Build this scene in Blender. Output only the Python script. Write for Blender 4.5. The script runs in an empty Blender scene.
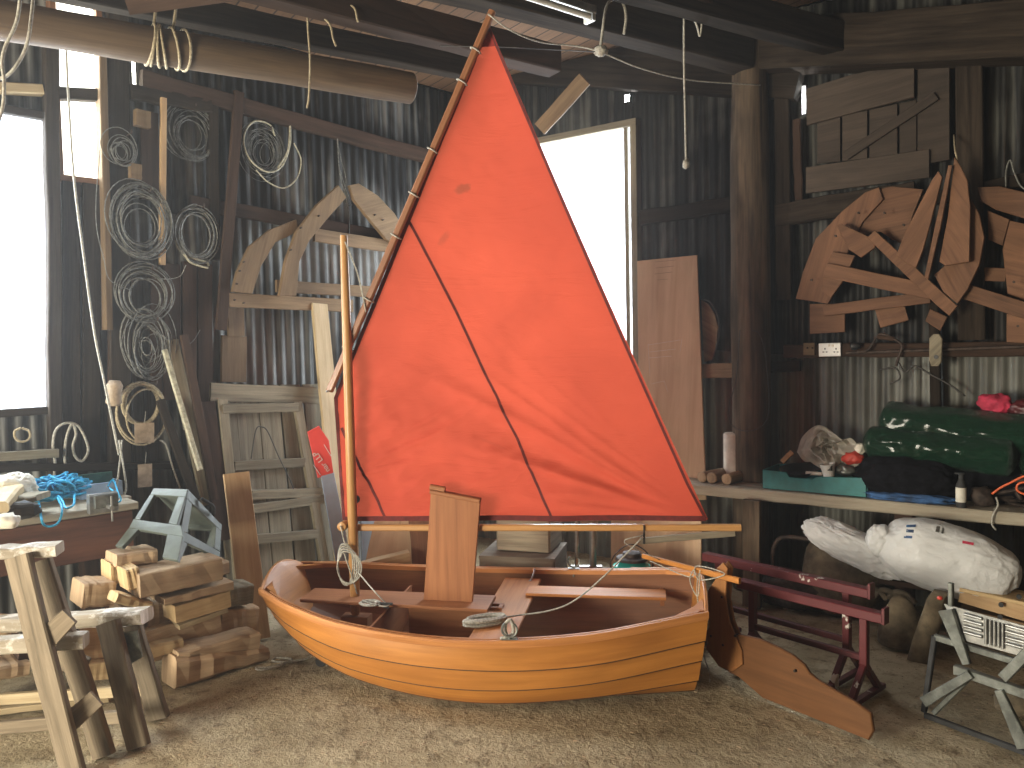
import bpy, bmesh, math, random
from mathutils import Vector, Matrix, noise
from mathutils.bvhtree import BVHTree
V = Vector
RN = random.Random(7)
scn = bpy.context.scene
C = scn.collection
# ------------------------------------------------------------------ camera
CAMH = 1.68; F = 800.0
PITCH = math.atan(39/800.0); ROLL = math.radians(1.2)
CAM = V((0, 0, CAMH))
fwd = V((0, math.cos(PITCH), -math.sin(PITCH)))
up0 = V((0, math.sin(PITCH), math.cos(PITCH)))
right = V((1, 0, 0))*math.cos(ROLL) - up0*math.sin(ROLL)
upv = V((1, 0, 0))*math.sin(ROLL) + up0*math.cos(ROLL)
cd = bpy.data.cameras.new('camera'); cam = bpy.data.objects.new('camera', cd); C.objects.link(cam)
cam.matrix_world = Matrix.Translation(CAM) @ Matrix((right, upv, -fwd)).transposed().to_4x4()
cd.sensor_width = 36; cd.lens = F/1024*36; cd.clip_start = 0.05
scn.camera = cam

def ray(px, py): return (fwd + right*((px-512)/F) + upv*(-(py-384)/F))
def at(px, py, Y): r = ray(px, py); return CAM + r*(Y/r.y)
def onz(px, py, z): r = ray(px, py); return CAM + r*((z-CAMH)/r.z)
def pl(px, py, P, n): r = ray(px, py); return CAM + r*((P-CAM).dot(n)/r.dot(n))
# walls: left wall L (direction ld, outward normal ln), right wall R
ld = V((.7071, .7071, 0)); ln = V((-.7071, .7071, 0)); LD = 5.25
rd = V((.81, -.586, 0)).normalized(); rn = V((.586, .81, 0)).normalized(); RD = 5.45
def onL(px, py, off=0): return pl(px, py, ln*(LD-off), ln)
def onR(px, py, off=0): return pl(px, py, rn*(RD-off), rn)
Z = V((0, 0, 1))

# ------------------------------------------------------------------ mesh helpers
def nb(): return bmesh.new()
def uvp(bm, faces, axis):
    lay = bm.loops.layers.uv.get('UVMap') or bm.loops.layers.uv.new('UVMap')
    a = V(axis).normalized()
    for f in faces:
        n = f.normal
        b = n.cross(a)
        if b.length < .35:
            t = V((0, 0, 1)) if abs(a.z) < .8 else V((1, 0, 0))
            b = n.cross(t).normalized(); c = b.cross(n)
            for l in f.loops: l[lay].uv = (l.vert.co.dot(c)*.15+3, l.vert.co.dot(b))
        else:
            b.normalize(); c = b.cross(n)
            for l in f.loops: l[lay].uv = (l.vert.co.dot(c), l.vert.co.dot(b))
def fin(bm, faces, axis):
    faces = [f for f in faces if f.is_valid]
    bmesh.ops.recalc_face_normals(bm, faces=faces)
    for f in faces: f.normal_update()
    uvp(bm, faces, axis)
def loft(bm, rings, axis=None, closed=True, caps=True):
    vr = [[bm.verts.new(p) for p in r] for r in rings]
    fs = []; n = len(vr[0])
    for a, b in zip(vr, vr[1:]):
        for i in range(n if closed else n-1):
            j = (i+1) % n
            fs.append(bm.faces.new((a[i], a[j], b[j], b[i])))
    ns = len(fs)
    if caps:
        fs.append(bm.faces.new(vr[0][::-1])); fs.append(bm.faces.new(vr[-1]))
    ax = V(axis or (V(rings[-1][0])-V(rings[0][0]))).normalized()
    c0 = sum((V(p) for p in rings[0]), V((0, 0, 0)))/n; c1 = sum((V(p) for p in rings[-1]), V((0, 0, 0)))/n
    along = (c1-c0).length > 1e-6 and abs((c1-c0).normalized().dot(ax)) > .7
    per = [0]
    if along:      # grain runs along, the girth is unrolled
        mid = rings[len(rings)//2]
        for i in range(n): per.append(per[-1]+(V(mid[(i+1) % n])-V(mid[i])).length)
        lay = bm.loops.layers.uv.get('UVMap') or bm.loops.layers.uv.new('UVMap'); k = 0; m_ = n if closed else n-1; uv0 = {}
        for r_, ring in enumerate(rings):
            for i in range(n): uv0[vr[r_][i]] = (V(ring[i]).dot(ax), i)
    fin(bm, fs, ax)
    if along:
        for q, f in enumerate(fs[:ns]):
            i = q % m_
            for l in f.loops:
                u_, k = uv0[l.vert]; l[lay].uv = (u_, per[i+1] if (k == (i+1) % n and k != i) else per[i])
    return fs
def frame(d, n):
    d = d.normalized(); s = n.cross(d)
    if s.length < 1e-4: s = V((1, 0, 0)).cross(d)
    s.normalize(); n = d.cross(s).normalized()
    return d, s, n
def beam(bm, A, B, w, t, nrm, ch=.003, seg=1, jit=0, w2=None, t2=None, seed=0, skew0=0, skew1=0):
    """bar from A to B; w across (nrm x dir), t along nrm"""
    A = V(A); B = V(B); d, s, n = frame(B-A, V(nrm))
    w2 = w if w2 is None else w2; t2 = t if t2 is None else t2
    rings = []; seg = max(1, seg)
    for k in range(seg+1):
        f = k/seg; P = A.lerp(B, f); a = (w+(w2-w)*f)/2; b = (t+(t2-t)*f)/2; c = min(ch, a*.5, b*.5)
        sk = skew0*(1-f)+skew1*f if seg == 1 else (skew0 if k == 0 else skew1 if k == seg else 0)
        pts = [(-a+c, -b), (a-c, -b), (a, -b+c), (a, b-c), (a-c, b), (-a+c, b), (-a, b-c), (-a, -b+c)]
        ring = []
        for x, y in pts:
            p = P + s*x + n*y + d*(sk*x/max(a, 1e-6))
            if jit:
                q = p*6 + V((seed*3.1, seed*1.7, k*.9))
                p = p + (s*noise.noise(q) + n*noise.noise(q+V((9, 9, 9))))*jit
            ring.append(p)
        rings.append(ring)
    return loft(bm, rings, d)
def tube(bm, pts, r, n=8, r2=None, caps=True):
    pts = [V(p) for p in pts]; rings = []; m = len(pts)
    t = (pts[1]-pts[0]).normalized(); u = t.orthogonal().normalized()
    for i, p in enumerate(pts):
        tn = (pts[min(i+1, m-1)]-pts[max(i-1, 0)])
        if tn.length > 1e-7:
            tn.normalize(); u = (u - tn*u.dot(tn))
            u = u.normalized() if u.length > 1e-5 else tn.orthogonal().normalized(); t = tn
        v = t.cross(u)
        rr = r if r2 is None else r+(r2-r)*i/(m-1)
        rings.append([p+(u*math.cos(a)+v*math.sin(a))*rr for a in [2*math.pi*k/n for k in range(n)]])
    return loft(bm, rings, pts[-1]-pts[0] if (pts[-1]-pts[0]).length > .01 else Z, caps=caps)
def spl(P, n=6):
    P = [V(p) for p in P]; out = []
    Q = [P[0]*2-P[1]] + P + [P[-1]*2-P[-2]]
    for i in range(1, len(Q)-2):
        a, b, c, d = Q[i-1], Q[i], Q[i+1], Q[i+2]
        for k in range(n):
            t = k/n
            out.append(.5*((2*b)+(c-a)*t+(2*a-5*b+4*c-d)*t*t+(3*b-a-3*c+d)*t**3))
    out.append(P[-1]); return out
def prism(bm, pts, vec, axis=None, bev=0):
    pts = [V(p) for p in pts]; vec = V(vec)
    if bev:
        cx = sum(pts, V((0, 0, 0)))/len(pts)
        def ins(k):   # edge-offset inset
            o = []; nn = vec.normalized(); m = len(pts)
            area = sum((pts[i]-cx).cross(pts[(i+1) % m]-cx).dot(nn) for i in range(m)); sg = 1 if area > 0 else -1
            for i in range(m):
                e1 = (pts[i]-pts[i-1]).normalized(); e2 = (pts[(i+1) % m]-pts[i]).normalized()
                n1 = nn.cross(e1)*sg; n2 = nn.cross(e2)*sg; h = n1+n2
                h = h.normalized() if h.length > .1 else n1
                o.append(pts[i]+h*k)
            return o
        u = vec.normalized()*bev; inn = ins(bev)
        rings = [inn, [p+u for p in pts], [p+vec-u for p in pts], [p+vec for p in inn]]
    else: rings = [pts, [p+vec for p in pts]]
    return loft(bm, rings, axis or (pts[1]-pts[0]))
def lathe(bm, base, ax, prof, n=20, caps=True):
    ax = V(ax).normalized(); u = ax.orthogonal().normalized(); v = ax.cross(u)
    rings = [[V(base)+ax*h+(u*math.cos(a)+v*math.sin(a))*max(r, 1e-4) for a in [2*math.pi*k/n for k in range(n)]] for r, h in prof]
    return loft(bm, rings, ax, caps=caps)
def blob(bm, c, R3, amp=.1, fr=3, sub=4, fr3=None, seed=0, flat=None, ridge=False, box=1.0, crin=0):
    """R3: three axis vectors (half sizes)"""
    r = bmesh.ops.create_icosphere(bm, subdivisions=sub, radius=1); vs = r['verts']
    c = V(c); a, b, d = [V(x) for x in R3]; m = (a.length+b.length+d.length)/3
    for v in vs:
        q = v.co.copy(); o = q*fr+V((seed*7.3, seed*2.9, 1.3))
        if box != 1.0: q = V([math.copysign(abs(x)**box, x) for x in q])
        if ridge: k = (1-abs(noise.noise(o))*2.4)*.6+(1-abs(noise.noise(o*2.3))*2.4)*.3
        else: k = noise.noise(o)+.45*noise.noise(o*2.3)
        s = 1+amp*k+(crin*((1-abs(noise.noise(o*2.1+V((5, 0, 0))))*4)*.6+(1-abs(noise.noise(o*4.7))*4)*.35) if crin else 0)
        p = c+a*(q.x*s)+b*(q.y*s)+d*(q.z*s)
        if flat is not None and p.z < flat: p.z = flat+(p.z-flat)*.05
        v.co = p
    fs = list({f for v in vs for f in v.link_faces}); fin(bm, fs, a); return fs
def ringcoil(bm, c, nrm, R, r, turns=8, spread=.06, thick=.02, seed=0, sides=5, ecc=1.0, n=26):
    """coil of wire or rope: one continuous tube of many wobbling turns"""
    rr = random.Random(seed); nrm = V(nrm).normalized()
    u = V((0, 0, 1)) - nrm*nrm.z
    u = u.normalized() if u.length > .1 else V((1, 0, 0)); v = nrm.cross(u)
    pts = []; ro = 0; ou = V((0, 0, 0)); tgt = 0; tou = V((0, 0, 0))
    for t in range(turns):
        tr = rr.uniform(-spread, spread); to = (u*rr.uniform(-1, 1)*.5+v*rr.uniform(-1, 1))*spread*.7; th = rr.uniform(-thick, thick)
        for k in range(n):
            f = k/n; s = f*f*(3-2*f); a = 2*math.pi*f
            rad = R+ro+(tr-ro)*s; off = ou.lerp(to, s)
            pts.append(V(c)+off+(u*math.cos(a)*ecc+v*math.sin(a))*rad+nrm*th)
        ro = tr; ou = to
    return tube(bm, pts, r, sides)

WM = {}
def obj(name, bm, m, parent=None, smooth=False, ang=None):
    me = bpy.data.meshes.new(name)
    if parent is not None: M = WM[parent]
    else:
        xs = [v.co for v in bm.verts]
        lo = V([min(p[i] for p in xs) for i in range(3)]); hi = V([max(p[i] for p in xs) for i in range(3)])
        M = Matrix.Translation(V(((lo.x+hi.x)/2, (lo.y+hi.y)/2, lo.z)))
    bm.transform(M.inverted())
    if smooth:
        for f in bm.faces: f.smooth = True
    if smooth and ang is not None:
        lim = math.radians(ang)
        for e in bm.edges:
            if len(e.link_faces) == 2 and e.calc_face_angle(0) > lim: e.smooth = False
    bm.to_mesh(me); bm.free()
    me.materials.append(m)
    o = bpy.data.objects.new(name, me); C.objects.link(o)
    if parent is not None: o.parent = parent
    else: o.matrix_world = M
    WM[o] = M
    return o
def tag(o, label, cat, group=None, kind=None):
    o['label'] = label; o['category'] = cat
    if group: o['group'] = group
    if kind: o['kind'] = kind
    return o
def thing(name, loc, label, cat, group=None):
    o = bpy.data.objects.new(name, None); C.objects.link(o); o.location = loc; o.empty_display_size = .1
    WM[o] = Matrix.Translation(V(loc)); return tag(o, label, cat, group)
def struct(name, bm, m, label=None, smooth=False, ang=None, parent=None):
    o = obj(name, bm, m, parent, smooth, ang)
    if parent is None:
        o['kind'] = 'structure'
        if label: o['label'] = label
    return o

# ------------------------------------------------------------------ materials
class NT:
    def __init__(s, name):
        s.m = bpy.data.materials.new(name); s.m.use_nodes = True; s.t = s.m.node_tree; s.t.nodes.clear()
        s.out = s.n('ShaderNodeOutputMaterial')
    def n(s, t, **k):
        x = s.t.nodes.new(t)
        for a, b in k.items(): setattr(x, a, b)
        return x
    def l(s, a, b): s.t.links.new(a, b)
    def v(s, sock, val):
        if hasattr(val, 'is_output') or isinstance(val, bpy.types.NodeSocket): s.l(val, sock)
        else: sock.default_value = val
    def noise(s, vec, scale, detail=4, rough=.6, dist=0):
        x = s.n('ShaderNodeTexNoise'); s.l(vec, x.inputs['Vector']); x.inputs['Scale'].default_value = scale
        x.inputs['Detail'].default_value = detail; x.inputs['Roughness'].default_value = rough; x.inputs['Distortion'].default_value = dist
        return x.outputs['Fac']
    def ramp(s, f, stops):
        x = s.n('ShaderNodeValToRGB'); s.l(f, x.inputs['Fac']); e = x.color_ramp.elements
        while len(e) < len(stops): e.new(.5)
        for i, (p, c) in enumerate(stops):
            e[i].position = p; e[i].color = (*c, 1) if len(c) == 3 else c
        return x.outputs['Color']
    def map(s, vec, scale=(1, 1, 1), loc=(0, 0, 0), rot=(0, 0, 0)):
        x = s.n('ShaderNodeMapping'); s.l(vec, x.inputs['Vector']); x.inputs['Scale'].default_value = scale
        s.v(x.inputs['Location'], loc); x.inputs['Rotation'].default_value = rot; return x.outputs['Vector']
    def mix(s, f, a, b, bt='MIX'):
        x = s.n('ShaderNodeMix', data_type='RGBA', blend_type=bt)
        s.v(x.inputs[0], f); s.v(x.inputs[6], a if not isinstance(a, tuple) or len(a) == 4 else (*a, 1)); s.v(x.inputs[7], b if not isinstance(b, tuple) or len(b) == 4 else (*b, 1))
        return x.outputs[2]
    def math(s, op, a, b=0.0):
        x = s.n('ShaderNodeMath', operation=op); s.v(x.inputs[0], a); s.v(x.inputs[1], b); return x.outputs[0]
    def bump(s, h, st=.3, d=.01):
        x = s.n('ShaderNodeBump'); s.l(h, x.inputs['Height']); x.inputs['Strength'].default_value = st; x.inputs['Distance'].default_value = d
        return x.outputs['Normal']
    def uv(s): return s.n('ShaderNodeTexCoord').outputs['UV']
    def ob(s): return s.n('ShaderNodeTexCoord').outputs['Object']
    def rnd(s): return s.n('ShaderNodeObjectInfo').outputs['Random']
    def bsdf(s, col, rough=.7, metal=0, normal=None, coat=0, spec=.5, **k):
        b = s.n('ShaderNodeBsdfPrincipled')
        s.v(b.inputs['Base Color'], col if not isinstance(col, tuple) or len(col) == 4 else (*col, 1))
        s.v(b.inputs['Roughness'], rough); s.v(b.inputs['Metallic'], metal)
        b.inputs['Coat Weight'].default_value = coat; b.inputs['Coat Roughness'].default_value = .12
        b.inputs['Specular IOR Level'].default_value = spec
        if normal is not None: s.l(normal, b.inputs['Normal'])
        for a, x in k.items(): s.v(b.inputs[a.replace('_', ' ')], x)
        return b.outputs[0]
    def done(s, sh): s.l(sh, s.out.inputs['Surface']); return s.m

def wood(name, c1, c2, rough=.75, coat=0, gs=(2.0, 38), bump=.25, var=.25, dirt=None, knots=True, spec=.35, blot=.35):
    t = NT(name); r = t.rnd(); uv = t.uv()
    add = t.n('ShaderNodeVectorMath', operation='ADD'); t.l(uv, add.inputs[0])
    cb = t.n('ShaderNodeCombineXYZ'); t.l(t.math('MULTIPLY', r, 37.0), cb.inputs[0]); t.l(t.math('MULTIPLY', r, 11.0), cb.inputs[1]); t.l(cb.outputs[0], add.inputs[1])
    p = add.outputs[0]
    g = t.noise(t.map(p, (gs[0], gs[1], 1)), 1, 5, .65, .6)
    g2 = t.noise(t.map(p, (gs[0]*3, gs[1]*4, 1)), 1, 3, .6, .2)
    gg = t.math('ADD', t.math('MULTIPLY', g, .75), t.math('MULTIPLY', g2, .25))
    col = t.ramp(gg, [(.34, c2), (.62, c1)])
    b = t.noise(t.map(p, (2.2, 6, 1)), 1, 3, .5, .3)
    col = t.mix(t.math('MULTIPLY', t.ramp(b, [(.45, (0, 0, 0)), (.75, (1, 1, 1))]), blot), col, tuple(x*.45 for x in c2))
    if knots:
        vo = t.n('ShaderNodeTexVoronoi'); t.l(t.map(p, (1.6, 7, 1)), vo.inputs['Vector']); vo.inputs['Scale'].default_value = 1
        kn = t.ramp(vo.outputs['Distance'], [(.05, (1, 1, 1)), (.12, (0, 0, 0))])
        col = t.mix(t.math('MULTIPLY', kn, .6), col, tuple(x*.35 for x in c2))
    if dirt:
        d = t.noise(p, 9, 5, .7)
        col = t.mix(t.ramp(d, [(.5, (0, 0, 0)), (.62, (1, 1, 1))]), col, dirt)
    hsv = t.n('ShaderNodeHueSaturation'); t.l(col, hsv.inputs['Color'])
    t.l(t.math('ADD', t.math('MULTIPLY', r, 2*var), 1-var), hsv.inputs['Value'])
    nm = t.bump(gg, bump, .006)
    return t.done(t.bsdf(hsv.outputs[0], rough, 0, nm, coat, spec))
def plain(name, c, rough=.6, metal=0, nz=.15, ns=12, bump=.1, coat=0, c2=None, spec=.5, **k):
    t = NT(name); o = t.ob(); n = t.noise(o, ns, 4, .65)
    col = t.mix(t.ramp(n, [(.38, (0, 0, 0)), (.66, (1, 1, 1))]), tuple(x*(1-nz*2) for x in c), c2 or tuple(min(1, x*(1+nz)) for x in c))
    return t.done(t.bsdf(col, rough, metal, t.bump(n, bump, .01), coat, spec, **k))
# ------------------------------------------------------------------ material library
M = {}
M['hull'] = wood('varnished_plywood', (.49, .20, .040), (.34, .125, .024), .42, .12, (1.0, 12), .05, .04, knots=False, blot=.32, spec=.4)
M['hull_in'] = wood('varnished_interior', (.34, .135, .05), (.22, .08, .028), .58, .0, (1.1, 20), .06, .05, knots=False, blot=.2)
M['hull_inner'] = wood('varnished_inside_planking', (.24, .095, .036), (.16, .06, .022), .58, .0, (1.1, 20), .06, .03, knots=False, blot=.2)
M['trimwood'] = wood('varnished_trim', (.50, .21, .06), (.34, .125, .033), .6, .0, (1.2, 30), .06, .05, knots=False, blot=.15)
M['spar'] = wood('spar_wood', (.48, .25, .09), (.36, .18, .055), .45, .15, (1.2, 40), .06, .06, knots=False, blot=.15)
M['yard'] = wood('yard_wood', (.27, .115, .05), (.18, .07, .03), .45, .25, (1.2, 40), .06, .06, knots=False, blot=.15)
M['rudder'] = wood('rudder_wood', (.15, .062, .02), (.10, .04, .012), .45, .15, (1.2, 18), .06, .05, knots=False, blot=.2)
M['pine'] = wood('pale_pine', (.50, .40, .25), (.36, .27, .15), .8, 0, (1.5, 26), .2, .12)
M['ply'] = wood('old_ply_sheet', (.58, .41, .26), (.46, .31, .19), .8, 0, (.8, 9), .1, .05, dirt=None, blot=.3)
M['mould'] = wood('boat_mould_wood', (.22, .148, .08), (.125, .08, .042), .8, 0, (1.6, 24), .25, .22)
M['mould_r'] = wood('boat_mould_wood_warm', (.19, .092, .047), (.10, .047, .024), .75, 0, (1.6, 20), .25, .2)
M['grey'] = wood('weathered_grey_wood', (.27, .235, .165), (.14, .118, .08), .9, 0, (1.5, 34), .5, .2)
M['horse'] = wood('sawhorse_wood', (.26, .205, .14), (.11, .085, .055), .9, 0, (1.5, 24), .5, .15)
M['painty'] = wood('paint_spattered_wood', (.42, .37, .29), (.26, .21, .15), .85, 0, (1.5, 20), .5, .1, dirt=(.75, .72, .66))
M['log'] = wood('rough_sawn_log', (.46, .33, .205), (.29, .195, .115), .85, 0, (1.8, 18), .6, .28)
M['logpale'] = wood('pale_split_wood', (.60, .44, .24), (.38, .26, .13), .85, 0, (1.8, 18), .6, .2)
M['dark'] = wood('dark_old_timber', (.040, .030, .022), (.013, .010, .008), .95, 0, (1.4, 22), .6, .25, spec=.08)
M['brown'] = wood('brown_boarding', (.070, .041, .028), (.032, .020, .014), .9, 0, (1.2, 14), .5, .25, spec=.15)
M['pole'] = wood('round_pole_wood', (.13, .085, .047), (.07, .044, .026), .8, 0, (1.1, 20), .4, .1)
M['post'] = wood('old_post_wood', (.14, .10, .065), (.03, .023, .017), .9, 0, (.9, 16), .9, .1, blot=.8, spec=.15)
M['bench'] = wood('bench_top_wood', (.42, .37, .28), (.25, .21, .15), .85, 0, (1.3, 16), .5, .12)
M['apron'] = wood('red_brown_board', (.17, .07, .04), (.08, .036, .024), .8, 0, (1.3, 14), .4, .1)
M['shut'] = wood('dark_shutter_boards', (.075, .056, .042), (.036, .027, .021), .9, 0, (1.4, 20), .4, .2)
M['redplank'] = wood('orange_plank', (.58, .40, .22), (.42, .26, .13), .75, 0, (1.4, 18), .3, .1)
M['crate'] = wood('crate_wood', (.20, .165, .12), (.12, .095, .065), .9, 0, (1.4, 20), .4, .15)
M['rope'] = plain('white_rope', (.42, .40, .34), .9, 0, .2, 90, .5)
M['ropetan'] = plain('tan_rope', (.40, .33, .21), .9, 0, .2, 90, .5)
M['wire'] = plain('grey_wire', (.19, .19, .17), .55, .4, .25, 40, .2)
M['wirepale'] = plain('pale_cane', (.45, .42, .30), .5, 0, .2, 40, .2)
M['darkwire'] = plain('dark_wire', (.05, .045, .04), .5, .3, .2, 30, .1)
M['blue'] = plain('blue_poly_rope', (.02, .36, .62), .5, 0, .15, 80, .4)
M['orange'] = plain('orange_cord', (.7, .12, .03), .5, 0, .1, 50, .2)
M['galv'] = plain('galvanised_steel', (.20, .21, .19), .42, .7, .22, 14, .15)
M['steel'] = plain('dull_steel', (.42, .42, .40), .38, .85, .15, 14, .1)
M['iron'] = plain('rusty_iron', (.07, .05, .04), .7, .5, .3, 20, .4)
M['black'] = plain('black_plastic', (.013, .013, .014), .5, 0, .2, 10, .1)
M['blackcloth'] = plain('black_cloth', (.006, .006, .008), .95, 0, .3, 20, .6, spec=.1)
M['bluecloth'] = plain('blue_cloth', (.03, .09, .22), .8, 0, .3, 14, .6)
M['teal'] = plain('teal_paint', (.01, .16, .16), .55, 0, .12, 9, .1)
M['white'] = plain('white_plastic', (.72, .72, .68), .4, 0, .06, 8, .05)
M['paper'] = plain('white_paper', (.66, .62, .52), .8, 0, .08, 12, .1)
M['card'] = plain('old_card_tag', (.38, .29, .20), .8, 0, .15, 20, .1)
M['canvas'] = plain('tan_canvas', (.15, .115, .07), .9, 0, .25, 9, .3)
M['greybox'] = plain('grey_green_plastic', (.10, .12, .105), .55, 0, .12, 8, .1)
M['maroonrust'] = plain('maroon_paint', (.075, .009, .011), .45, 0, .18, 14, .1)
M['pink'] = plain('pink_cloth', (.52, .03, .075), .8, 0, .2, 12, .4)
M['red'] = plain('sign_red', (.78, .09, .08), .5, 0, .04, 5, .02)
M['bluegrey'] = plain('blue_grey_board', (.38, .50, .66), .6, 0, .06, 5, .05)
M['green'] = plain('dark_green_metal', (.05, .16, .12), .4, .2, .2, 10, .1)
M['glassy'] = plain('teal_glass_jar', (.05, .55, .45), .15, 0, .1, 6, .02)
M['charcoal'] = plain('charcoal_rubber', (.03, .03, .03), .8, 0, .2, 14, .2)
M['redbits'] = plain('red_plastic', (.50, .05, .03), .5, 0, .1, 14, .1)

M['rudder_head'] = wood('rudder_head_wood', (.30, .125, .035), (.20, .08, .022), .45, .15, (1.2, 18), .06, .05, knots=False, blot=.2)
M['lap_shade'] = plain('dark_lap_shade', (.05, .022, .010), .7, 0, .1, 20, .05)
def mk_tarp():
    t = NT('green_tarpaulin'); o = t.ob()
    n = t.noise(o, 22, 6, .8, 1.5); n2 = t.noise(o, 3, 3, .5)
    col = t.mix(n2, (.004, .035, .017), (.010, .062, .03))
    return t.done(t.bsdf(col, .26, 0, t.bump(n, 1.0, .05), .3))
M['tarp'] = mk_tarp()
def mk_bag(c, tr):
    t = NT('white_plastic_bag'); o = t.ob()
    n = t.noise(o, 12, 6, .75, 1.6)
    col = t.mix(t.noise(o, 4, 3, .5), tuple(x*.8 for x in c), c)
    b = t.bsdf(col, .3, 0, t.bump(n, .6, .02), .1)
    tl = t.n('ShaderNodeBsdfTranslucent'); tl.inputs[0].default_value = (*c, 1)
    mx = t.n('ShaderNodeMixShader'); mx.inputs[0].default_value = tr; t.l(b, mx.inputs[1]); t.l(tl.outputs[0], mx.inputs[2])
    return t.done(mx.outputs[0])
M['bag'] = mk_bag((.86, .86, .84), .25)
def mk_maroon():
    t = NT('chipped_maroon_paint'); o = t.ob()
    n = t.noise(o, 7, 4, .6)
    chip = t.ramp(n, [(.63, (0, 0, 0)), (.65, (1, 1, 1))])
    base = t.mix(t.noise(o, 20, 4), (.07, .006, .008), (.12, .011, .013))
    col = t.mix(chip, base, (.6, .56, .5))
    return t.done(t.bsdf(col, .42, 0, t.bump(n, .15, .01)))
M['maroon'] = mk_maroon()
def mk_sail():
    t = NT('red_sailcloth'); uv = t.uv()
    n = t.noise(uv, 2.2, 4, .55, .3); w = t.noise(t.map(uv, (220, 220, 1)), 1, 2)
    col = t.mix(t.ramp(n, [(.35, (0, 0, 0)), (.7, (1, 1, 1))]), (.36, .031, .017), (.48, .052, .027))
    # smudges of grime with shapes of their own, then a painted wrinkle shade
    def spot(cx, cy, sx, sy, rot, base, c, st):
        mp = t.n('ShaderNodeMapping'); mp.vector_type = 'TEXTURE'; t.l(uv, mp.inputs[0])
        mp.inputs['Location'].default_value = (cx, cy, 0); mp.inputs['Scale'].default_value = (sx, sy, 1); mp.inputs['Rotation'].default_value = (0, 0, rot)
        ln_ = t.n('ShaderNodeVectorMath', operation='LENGTH'); t.l(mp.outputs[0], ln_.inputs[0])
        nn = t.math('ADD', ln_.outputs['Value'], t.math('MULTIPLY', t.noise(uv, 14, 5, .7), 1.3))
        return t.mix(t.math('MULTIPLY', t.ramp(nn, [(.75, (1, 1, 1)), (1.25, (0, 0, 0))]), st), base, c)
    col = spot(.70, 1.76, .15, .07, .5, col, (.10, .02, .012), .75)
    col = spot(.58, 1.5, .22, .06, .9, col, (.14, .02, .012), .5)
    col = spot(.8, .42, .3, .03, -.4, col, (.22, .02, .012), .35)  # dark streak in the cloth colour, drawn as shade along the wrinkles
    cr = t.noise(t.map(uv, (1.2, 5.5, 1), rot=(0, 0, .45)), 1.3, 5, .6, .8)
    nm = t.bump(t.math('ADD', t.math('MULTIPLY', w, .04), cr), .55, .045)
    d = t.bsdf(col, .75, 0, nm, 0, .25)
    tl = t.n('ShaderNodeBsdfTranslucent'); t.v(tl.inputs[0], t.mix(.5, col, (.88, .19, .085)));
    mx = t.n('ShaderNodeMixShader'); mx.inputs[0].default_value = .42; t.l(d, mx.inputs[1]); t.l(tl.outputs[0], mx.inputs[2])
    return t.done(mx.outputs[0])
M['sail'] = mk_sail()
M['hem'] = plain('dark_red_hem', (.11, .010, .008), .85, 0, .15, 30, .2)
M['patch'] = plain('dark_red_patch', (.26, .022, .016), .85, 0, .15, 30, .2)

def mk_corr(name, light, dark, rustc, vis=.5, zs=2.6, gain=.07):
    t = NT(name); uv = t.uv()
    st = t.noise(t.map(uv, (13, .55, 1)), 1, 4, .6, .3)       # runs down the sheet
    st2 = t.noise(t.map(uv, (30, 1.5, 1)), 1, 4, .6, .2)
    bl = t.noise(t.map(uv, (.9, .9, 1)), 1, 4, .6, .4)
    f = t.math('ADD', t.math('MULTIPLY', st, .5), t.math('MULTIPLY', bl, .5))
    sx = t.n('ShaderNodeSeparateXYZ'); t.l(uv, sx.inputs[0])   # the lower row of sheets is newer and cleaner
    row = t.math('LESS_THAN', sx.outputs[1], t.math('ADD', zs-.12, t.math('MULTIPLY', t.noise(t.map(uv, (1.1, 0, 1)), 1, 1), .2)))
    f = t.math('ADD', f, t.math('MULTIPLY', row, gain))
    col = t.mix(t.ramp(f, [(vis-.08, (0, 0, 0)), (vis+.1, (1, 1, 1))]), dark, light)
    col = t.mix(t.ramp(st2, [(.6, (0, 0, 0)), (.72, (1, 1, 1))]), col, rustc)
    return t.done(t.bsdf(col, .6, .25, t.bump(st2, .15, .004), 0, .35))
M['corrL'] = mk_corr('corrugated_iron', (.22, .22, .205), (.010, .0095, .009), (.030, .022, .018), .56, 2.62, .08)
M['corrR'] = mk_corr('corrugated_iron_dull', (.15, .15, .13), (.010, .0095, .009), (.035, .025, .02), .56, 1.6, .12)

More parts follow.
